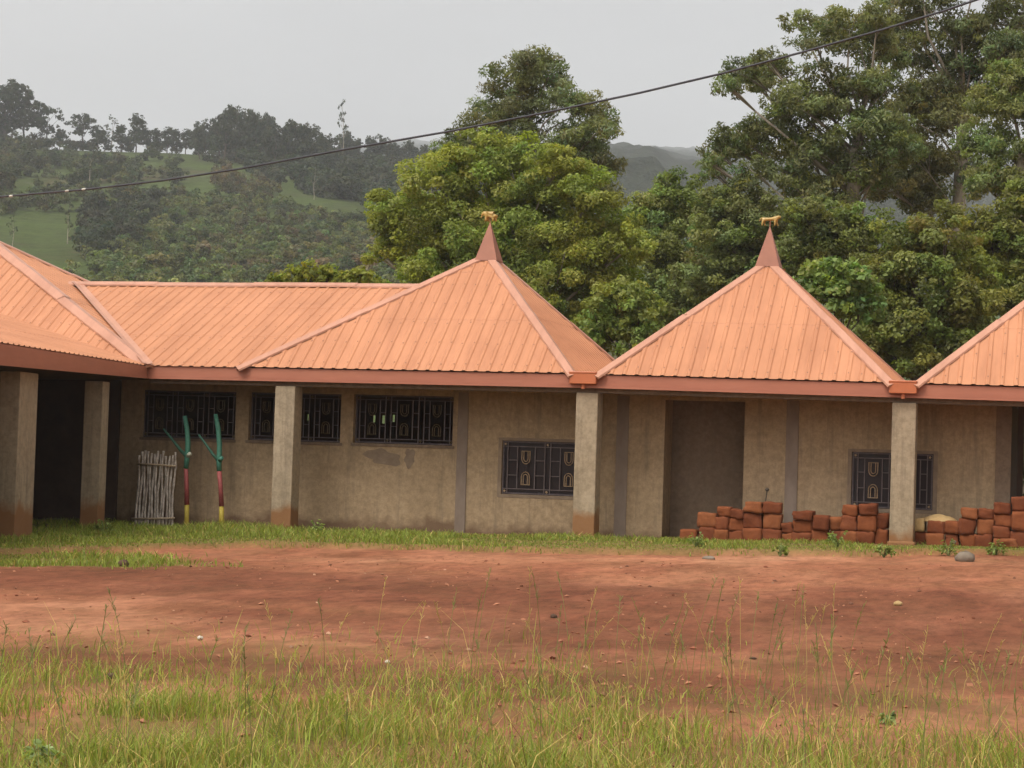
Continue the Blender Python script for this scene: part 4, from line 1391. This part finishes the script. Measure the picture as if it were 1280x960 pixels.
tree('broadleaf_tree', 'small yellow-green tree peeping over the ridge of the wing roof',
     [(342, 354, 12), (366, 347, 16), (388, 342, 19), (410, 346, 17), (430, 352, 15), (452, 349, 18), (470, 356, 12), (400, 368, 22), (440, 370, 22), (365, 370, 20)],
     16, 405, (.180, .180, .036), 113, leaf=.13, trunk_r=.12, dens=1.1)
# lower trees seen behind the open end of the building
tree('broadleaf_tree', 'low leafy tree seen through the open end of the building',
     [(1275, 535, 22), (1300, 560, 26), (1270, 580, 20), (1320, 530, 30), (1300, 610, 28)],
     9, 1300, (.115, .13, .05), 114, leaf=.15, trunk_r=.1)


# hill trees: three kinds built once, then copied
def hill_proto(name, kind, seed):
    r_ = np.random.default_rng(seed)
    if kind == 'dense':
        lob = [((r_.normal(0, 1.5), r_.normal(0, 1.5), 5 + r_.uniform(-2, 3.6)), r_.uniform(1.5, 2.4), r_.uniform(1.3, 2.0)) for _ in range(9)]
        V, T = crown_leaves(lob, (.032, .036, .020), seed, leaf=.6, dens=.5, aspect=.6)
    elif kind == 'umbrella':
        lob = [((1.0 * q, r_.normal(0, 1.2), 8 + r_.uniform(-.6, 1.0) - abs(q) * .35), r_.uniform(1.2, 1.8), .7) for q in np.linspace(-3.2, 3.2, 6)] + [((r_.normal(0, 1.6), r_.normal(0, 1), r_.uniform(3.2, 6.2)), 1.7, 1.3) for _ in range(5)]
        V, T = crown_leaves(lob, (.032, .036, .021), seed, leaf=.5, dens=.4, aspect=.55)
    else:
        lob = [((r_.normal(0, .9), r_.normal(0, .9), 6.2 + 4 * t), 1.1 - .25 * t, .9) for t in np.linspace(-.4, .9, 5)]
        V, T = crown_leaves(lob, (.045, .048, .028), seed, leaf=.45, dens=.3, aspect=.5)
    root = empty(name, (0, 0, 0))
    quads_mesh('crown', V, LEAF, T, root)
    mb = MB(); limbs(mb, (0, 0, -.5), (0, 0, 6.0), lob, .2 if kind != 'tall' else .14, seed)
    o = mb.build('trunk', BARK if kind == 'tall' else BARKD, None); o.parent = root
    return root


def hill_at(u, v):
    """where the sight line at (u, v) meets the hill"""
    for d in np.arange(170, 646, 3.0):
        P = at(u, v, d=d)
        if P[2] < float(hill_z(P[0], P[1])): return P[0], P[1], float(hill_z(P[0], P[1])), d
    P = at(u, v, d=638.0)
    return P[0], P[1], float(hill_z(P[0], P[1])), 638.0


PROTO = {'dense': [hill_proto('hill_tree', 'dense', 21), hill_proto('hill_tree', 'dense', 22), hill_proto('hill_tree', 'dense', 23)],
         'umbrella': [hill_proto('umbrella_tree', 'umbrella', 31), hill_proto('umbrella_tree', 'umbrella', 32)],
         'tall': [hill_proto('slender_tree', 'tall', 41), hill_proto('slender_tree', 'tall', 42)]}
_used = set()
PH = {'dense': 9.6, 'umbrella': 9.4, 'tall': 10.4}


def hill_tree(kind, u, vb, hpx, label, group, wide=1.0):
    fresh = [q for q in range(len(PROTO[kind])) if (kind, q) not in _used]
    k = fresh[0] if fresh else random.randrange(len(PROTO[kind])); pr = PROTO[kind][k]
    x, y, z, d = hill_at(u, vb)
    o = pr if (kind, k) not in _used else copy_tree(pr)
    _used.add((kind, k))
    s = hpx * (1.22 if group == 'trees along the hill crest' else 1.0) / F * d / PH[kind]
    o.location = (x, y, z - .3); o.scale = (s * wide, s * wide, s); o.rotation_euler = (0, 0, random.uniform(-.7, .7) if kind == 'umbrella' else random.uniform(0, 6.28))
    tag(o, label, 'tree', group)
    return o


CREST = 'trees along the hill crest'
for kind, u, vb, h, w, lab in (
        ('dense', 4, 183, 66, 1.0, 'tallest dark tree of the crest, at the left edge of the photo'),
        ('dense', -18, 183, 60, 1.1, 'dark crest tree half out of the photo at the left edge'),
        ('umbrella', 30, 183, 57, .85, 'open-crowned crest tree second from the left edge'),
        ('umbrella', 58, 182, 46, .75, 'thin open crest tree with sky showing through its crown'),
        ('dense', 74, 183, 20, .9, 'low rounded crest bush between the open tree and the flat-topped tree'),
        ('umbrella', 104, 183, 40, .95, 'flat-topped umbrella tree standing alone on the crest'),
        ('dense', 122, 183, 26, 1.1, 'low dark tree at the right foot of the flat-topped umbrella tree'),
        ('tall', 140, 184, 36, 1.0, 'sparse spindly crest tree left of the small crest trees'),
        ('dense', 152, 184, 27, .9, 'small rounded crest tree next to the spindly one'),
        ('dense', 170, 185, 39, .8, 'pointed crest tree, highest between the umbrella tree and the wood'),
        ('tall', 428, 212, 70, .55, 'lone slender tree rising above the crest wood')):
    hill_tree(kind, u, vb, h, lab, CREST, w)
for u, h in ((184, 27), (197, 27), (209, 29), (221, 27), (232, 28)):
    hill_tree('dense', u, 187, h * 1.1, 'small rounded tree in the row on the crest left of the big wood', 'row of small crest trees', .95)
# crest wood falling to the right
us = np.linspace(244, 560, 44)
top = lambda u: np.interp(u, [240, 262, 280, 300, 320, 345, 370, 400, 430, 470, 520, 560], [160, 146, 136, 142, 139, 149, 153, 166, 170, 170, 180, 186])
for i, u in enumerate(us):
    vb = float(np.interp(u, [240, 300, 400, 480, 560], [192, 198, 206, 212, 222])) + random.uniform(-4, 10)
    hill_tree('dense', u + random.uniform(-4, 4), vb, vb - float(top(u)) + random.uniform(-7, 6), 'dark tree in the dense wood along the hill crest', 'wood on the hill crest', random.uniform(.62, .8))
# single pale-trunked trees on the pasture
for u, vb, h, lab in ((112, 236, 54, 'slender pale-trunked tree above the cable on the left pasture'), (84, 306, 52, 'slender pale-trunked tree on the bright pasture by the left roof'),
                      (16, 310, 40, 'thin pale-trunked tree on the pasture at the left edge'), (392, 250, 44, 'pale-trunked tree on the strip of pasture below the crest wood'),
                      (257, 195, 30, 'pale-trunked tree at the left foot of the crest wood'), (112, 318, 40, 'slender tree at the left of the dark grove on the slope')):
    hill_tree('tall', u, vb, h, lab, 'single trees on the pasture', .8)


# woods on the slope that read as masses
def inside(poly, u, v):
    c_ = False
    for i in range(len(poly)):
        (x1, y1), (x2, y2) = poly[i], poly[i - 1]
        if (y1 > v) != (y2 > v) and u < (x2 - x1) * (v - y1) / (y2 - y1) + x1: c_ = not c_
    return c_


def wood(name, label, polys, seed):
    r_ = random.Random(seed); Vs, Ts = [], []
    for poly, cell, base, size in polys:
        a = [q[0] for q in poly]; b = [q[1] for q in poly]
        nn = int((max(a) - min(a)) * (max(b) - min(b)) / cell)
        for _ in range(nn):
            u, v = r_.uniform(min(a), max(a)), r_.uniform(min(b), max(b))
            if not inside(poly, u, v): continue
            x, y, z, d = hill_at(u, v)
            R = size * r_.uniform(.65, 1.3)
            f = r_.uniform(.7, 1.35); br = r_.uniform(-.12, .3)
            bs = (base[0] * f * (1 + br), base[1] * f, base[2] * f)
            lob = [((x + r_.uniform(-.4, .4) * R, y + r_.uniform(-.4, .4) * R, z + R * q), R * r_.uniform(.6, .85), R * .62) for q in (.35, .7, .95)]
            V, T = crown_leaves(lob, bs, r_.randrange(10 ** 6), leaf=R * .24, dens=.26, aspect=.6, sub=.42)
            Vs.append(V); Ts.append(T)
    o = quads_mesh(name, np.concatenate(Vs), LEAF, np.concatenate(Ts))
    return tag(o, label, kind='stuff')


DK, BR_, OL = (.032, .038, .022), (.085, .074, .042), (.082, .096, .040)
wood('slope_wood', 'bushy olive and brown wood covering the lower slope behind the wing roof',
     [([(90, 335), (150, 300), (215, 252), (262, 250), (300, 256), (340, 258), (400, 270), (480, 284), (520, 380), (90, 380)], 95, OL, 1.9),
      ([(230, 270), (300, 268), (420, 290), (470, 300), (470, 370), (250, 370)], 420, BR_, 2.2),
      ([(268, 216), (300, 218), (345, 240), (335, 262), (285, 258)], 110, BR_, 2.3)], 51)
wood('grove', 'dark groves on the upper slope at the left',
     [([(-40, 178), (240, 181), (240, 189), (-40, 189)], 75, (.038, .042, .024), 2.1),
      ([(98, 262), (130, 252), (190, 250), (214, 262), (205, 300), (170, 325), (118, 335), (95, 320), (110, 290)], 100, DK, 2.5),
      ([(-40, 184), (45, 184), (52, 210), (40, 238), (-40, 246)], 100, (.044, .048, .026), 3.0),
      ([(60, 205), (120, 200), (160, 215), (120, 236), (40, 240)], 200, (.046, .052, .026), 2.7),
      ([(60, 198), (150, 200), (205, 200), (236, 218), (236, 250), (180, 250), (60, 246)], 330, (.046, .052, .028), 2.8),
      ([(-20, 244), (90, 238), (160, 244), (232, 246), (225, 262), (120, 262), (60, 268), (-20, 272)], 150, (.060, .064, .028), 2.2)], 52)
wood('crest_wood', 'dark wood on the far slope below the crest trees',
     [([(238, 184), (300, 184), (400, 196), (560, 214), (640, 230), (640, 300), (540, 292), (470, 266), (420, 252), (340, 232), (300, 212), (250, 204)], 70, DK, 3.4)], 53)


# ------------------------------------------------------------------ grass
def blades(name, label, P, H, W, lean, tint, seed):
    """P (k,3) feet, H heights, W widths: two-segment bent blades"""
    r_ = np.random.default_rng(seed)
    k = len(P)
    a = r_.uniform(0, 2 * math.pi, k)
    d = np.stack([np.cos(a), np.sin(a), np.zeros(k)], 1)
    b2 = r_.uniform(0, 2 * math.pi, k)
    s = np.stack([np.cos(b2), np.sin(b2), np.zeros(k)], 1)
    up = np.array([0, 0, 1.0])
    L = (lean * r_.uniform(.15, 1.2, k) * H)[:, None]
    H_ = H[:, None]; W_ = W[:, None]
    p0 = P; p1 = P + up * H_ * .55 + d * L * .28; p2 = P + up * H_ * (1 - .25 * lean * r_.random((k, 1))) + d * L
    q1 = np.stack([p0 - s * W_ * .5, p0 + s * W_ * .5, p1 + s * W_ * .4, p1 - s * W_ * .4], 1)
    q2 = np.stack([p1 - s * W_ * .4, p1 + s * W_ * .4, p2 + s * W_ * .08, p2 - s * W_ * .08], 1)
    o = quads_mesh(name, np.concatenate([q1, q2], 1).reshape(-1, 3), GRASSM, np.repeat(tint, 2, axis=0))
    return tag(o, label, kind='stuff')


def tints(k, cols, w, r_):
    cols = np.array(cols)
    i = r_.choice(len(cols), k, p=np.array(w) / sum(w))
    return np.clip(cols[i] * (1 + .2 * r_.normal(0, 1, (k, 1))), .01, .6)


GREEN, LIME, STRAW, OLIVE = (.150, .190, .032), (.205, .235, .040), (.38, .275, .095), (.185, .155, .042)
r_ = np.random.default_rng(77)
k = 190000
x = r_.uniform(-15, 11, k); y = r_.uniform(-14, 1.1, k)
keep = r_.random(k) < grass_mask(x, y) ** 1.3
keep &= ~((y > .5) & (x > -8))
x, y = x[keep], y[keep]
patch = fbm(x * .9, y * .9 + 30, 4)
P = np.stack([x, y, ground_z(x, y) - .01], 1)
H = (.035 + .09 * smooth(.35, .75, patch)) * (1 - .3 * smooth(1.5, 4, x)) + .05 * smooth(0, -4, x) * (y > -3)
H = H * r_.uniform(.5, 1.4, len(x))
tv = tints(len(x), [GREEN, LIME, STRAW, OLIVE], [.3, .52, .05, .13], r_) * (.9 + .5 * patch[:, None])
blades('verge_grass', 'short bright green grass along the foot of the building', P, H, r_.uniform(.010, .022, len(x)), .7, tv, 1)

# tall foreground grass, thinning out into the yard
k = 290000
th = np.radians(r_.uniform(-43, 9, k)); d = 8.2 + 8.5 * r_.random(k) ** 1.15
x = CAM[0] + d * np.sin(th); y = CAM[1] + d * np.cos(th)
thd = np.degrees(th) + 16.7
big_ = fbm(x * .8, y * .8, 4); fin_ = fbm(x * 2.1 + 2, y * 2.1, 3)
reach = 12.3 - .085 * np.clip(thd, -16, 16) - .8 * smooth(1, 9, thd) + .9 * smooth(9, 15, thd) + 4.0 * (big_ - .5)
pr = .46 * smooth(3.0, -2.6, d - reach) ** 1.5 * (.12 + .88 * smooth(.40, .62, fin_)) + .14 * smooth(10.8, 9.6, d) + .010 + .05 * smooth(.55, .75, fin_) * smooth(16, 12, d)
keep = r_.random(k) < pr
x, y, d, pr, big_ = x[keep], y[keep], d[keep], pr[keep], big_[keep]
P = np.stack([x, y, ground_z(x, y) - .01], 1)
H = r_.uniform(.035, .19, len(x)) * (.65 + 1.0 * np.clip(pr, 0, .6))
tall = r_.random(len(x)) < .022
H = np.where(tall, r_.uniform(.22, .52, len(x)), H)
left = smooth(6.8, 4.2, x + .12 * (y + 23) + 2.5 * (big_ - .5))
w1 = tints(len(x), [GREEN, LIME, STRAW, OLIVE], [.26, .52, .13, .09], r_) * 1.32; w2 = tints(len(x), [GREEN, LIME, STRAW, OLIVE], [.20, .46, .22, .12], r_) * 1.25
tv = np.where((r_.random(len(x)) < left)[:, None], w1, w2)
blades('foreground_grass', 'rough green and straw-coloured grass along the near edge of the yard', P, H, np.where(tall, .005, r_.uniform(.004, .009, len(x))), .8, tv, 2)

# flowering stems: a straight stalk with a loose seed head
k = 420
th = np.radians(r_.uniform(-42, 8, k)); d = 9.0 + 6.5 * r_.random(k) ** 1.1
x = CAM[0] + d * np.sin(th); y = CAM[1] + d * np.cos(th)
keep = r_.random(k) < smooth(.38, .62, fbm(x * .5 + 11, y * .5, 3)) * (.35 + .65 * smooth(3, 7.5, x))
x, y = x[keep], y[keep]
Vs, Ts = [], []
for xx, yy in zip(x, y):
    z = gz(xx, yy); h = r_.uniform(.3, .75); a = r_.uniform(0, 6.28); ln = r_.uniform(.02, .22)
    s = np.array([RT[0], RT[1], 0]) * .0021
    pts = [np.array([xx + math.cos(a) * ln * t * t, yy + math.sin(a) * ln * t * t, z + h * t]) for t in (0, .4, .75, 1)]
    col = np.array(STRAW if r_.random() < .45 else (.17, .18, .06)) * r_.uniform(.7, 1.2)
    for i in range(3):
        Vs.append(np.stack([pts[i] - s, pts[i] + s, pts[i + 1] + s * .7, pts[i + 1] - s * .7])); Ts.append(col)
    for _ in range(9):
        q = pts[2] + (pts[3] - pts[2]) * r_.random(); e = q + np.array([r_.normal(0, .015), r_.normal(0, .015), r_.uniform(.01, .04)])
        Vs.append(np.stack([q - s, q + s, e + s * .8, e - s * .8])); Ts.append(col * 1.1)
o = quads_mesh('grass_stems', np.concatenate(Vs), GRASSM, np.array(Ts))
tag(o, 'thin straw-coloured seed stems standing out of the near grass', kind='stuff')


# pebbles and crumbs lying on the bare earth
k = 6200
th = np.radians(r_.uniform(-43, 9, k)); d = 9.5 + 19 * r_.random(k) ** 1.3
x = CAM[0] + d * np.sin(th); y = CAM[1] + d * np.cos(th)
keep = (y < verge_edge(x)) & (r_.random(k) < .15 + .85 * smooth(.45, .65, fbm(x * .7, y * .7, 4)))
x, y = x[keep], y[keep]; k = len(x)
sz = np.minimum(.004 + r_.exponential(.007, k), .032)[:, None]
C0 = np.stack([x, y, ground_z(x, y) + sz[:, 0] * .25], 1)
ax = unit(r_.normal(0, 1, (k, 3)) * [1, 1, .25]); ay = unit(np.cross(ax, r_.normal(0, .3, (k, 3)) + [0, 0, 1])); az = np.cross(ax, ay)
ax, ay, az = ax * sz * r_.uniform(.8, 1.5, (k, 1)), ay * sz, az * sz * .6
tri = [np.stack([C0 + sx * ax, C0 + sy * ay, C0 + s3 * az], 1) for sx in (1, -1) for sy in (1, -1) for s3 in (1, -1)]
pc = np.array([(.33, .14, .075), (.24, .085, .045), (.15, .065, .038), (.36, .20, .12)])[r_.choice(4, k, p=[.45, .3, .15, .10])] * r_.uniform(.7, 1.2, (k, 1))
PEB = leaf_mat('crumbled_earth', .95, 0.0)
o = quads_mesh('pebbles', np.concatenate([t_.reshape(-1, 3) for t_ in tri]), PEB, np.concatenate([pc] * 8), n=3)
tag(o, 'pebbles and crumbs of red earth strewn over the yard', kind='stuff')


# leafy weeds
def weed(name, label, P, h, n_, seed, base, leafsize, group=None):
    r2 = np.random.default_rng(seed)
    root = tag(empty(name, P), label, 'weed', group)
    Vs, Ts = [], []
    mb = MB()
    for i in range(n_):
        a = r2.uniform(0, 6.28); t = r2.uniform(.3, 1)
        e = np.array([math.cos(a) * h * .7 * (1.2 - t), math.sin(a) * h * .7 * (1.2 - t), h * t])
        mb.tube([(0, 0, 0), tuple(e * np.array([.4, .4, .6])), tuple(e)], [.006, .005, .003], 5)
        for _ in range(5):
            q = e * r2.uniform(.5, 1.05); dd = unit(np.array([math.cos(a), math.sin(a), 0]) + r2.normal(0, .5, 3)); 
            sd = unit(np.cross(dd, [0, 0, 1])) * leafsize * .3
            Vs.append(np.stack([q, q + dd * leafsize * .5 + sd + [0, 0, .01], q + dd * leafsize - [0, 0, .015], q + dd * leafsize * .5 - sd + [0, 0, .01]]))
            Ts.append(np.array(base) * r2.uniform(.7, 1.35))
    quads_mesh('leaves', np.concatenate(Vs), LEAF, np.array(Ts), root)
    o = mb.build('stems', STEMG, None); o.parent = root


for u, v, h, lab in ((1048, 684, .34, 'leafy weed in front of the blocks left of the right-hand pillar'), (1105, 690, .28, 'leafy weed at the left foot of the right-hand pillar'),
                     (1186, 690, .28, 'leafy weed just left of the grey rock'), (1245, 690, .24, 'leafy weed under the tallest blocks at the right edge'),
                     (870, 686, .24, 'pale green weed before the leftmost mud block'), (975, 688, .2, 'small weed before the lowest stack of blocks'),
                     (1112, 480 + 0, 0, None), (395, 672, .3, 'leafy weed right of the left pillar foot'), (130, 668, .3, 'leafy weed below the left wing opening')):
    if lab:
        P = gpt(u, v); weed('leafy_weed', lab, (P[0], P[1], P[2]), h, 14, u, (.20, .25, .07), .075, 'leafy weeds along the building')
P = gpt(52, 958); weed('broadleaf_weed', 'pale broad-leaved weed in the near grass at the bottom left', P, .11, 18, 5, (.27, .33, .14), .075)
P = gpt(1110, 905); weed('broadleaf_weed', 'low dark broad-leaved weed in the near grass at the right', P, .07, 9, 6, (.20, .25, .08), .05)

# ------------------------------------------------------------------ air
HZ = True
if HZ:
    mb = MB(); mb.box(-4700, 4700, -4700, 4700, -60, 720)
    m, n, l, p = new_mat('misty_air')
    n.remove(p)
    pv = n.new('ShaderNodeVolumePrincipled')
    pv.inputs['Color'].default_value = (.97, .98, 1.0, 1)
    pv.inputs['Density'].default_value = 0.00023
    pv.inputs['Anisotropy'].default_value = 0.15
    l.new(pv.outputs[0], n['Material Output'].inputs['Volume'])
    hz = mb.build('haze', m)
    tag(hz, 'thin mist between the yard and the far mountain', kind='stuff')
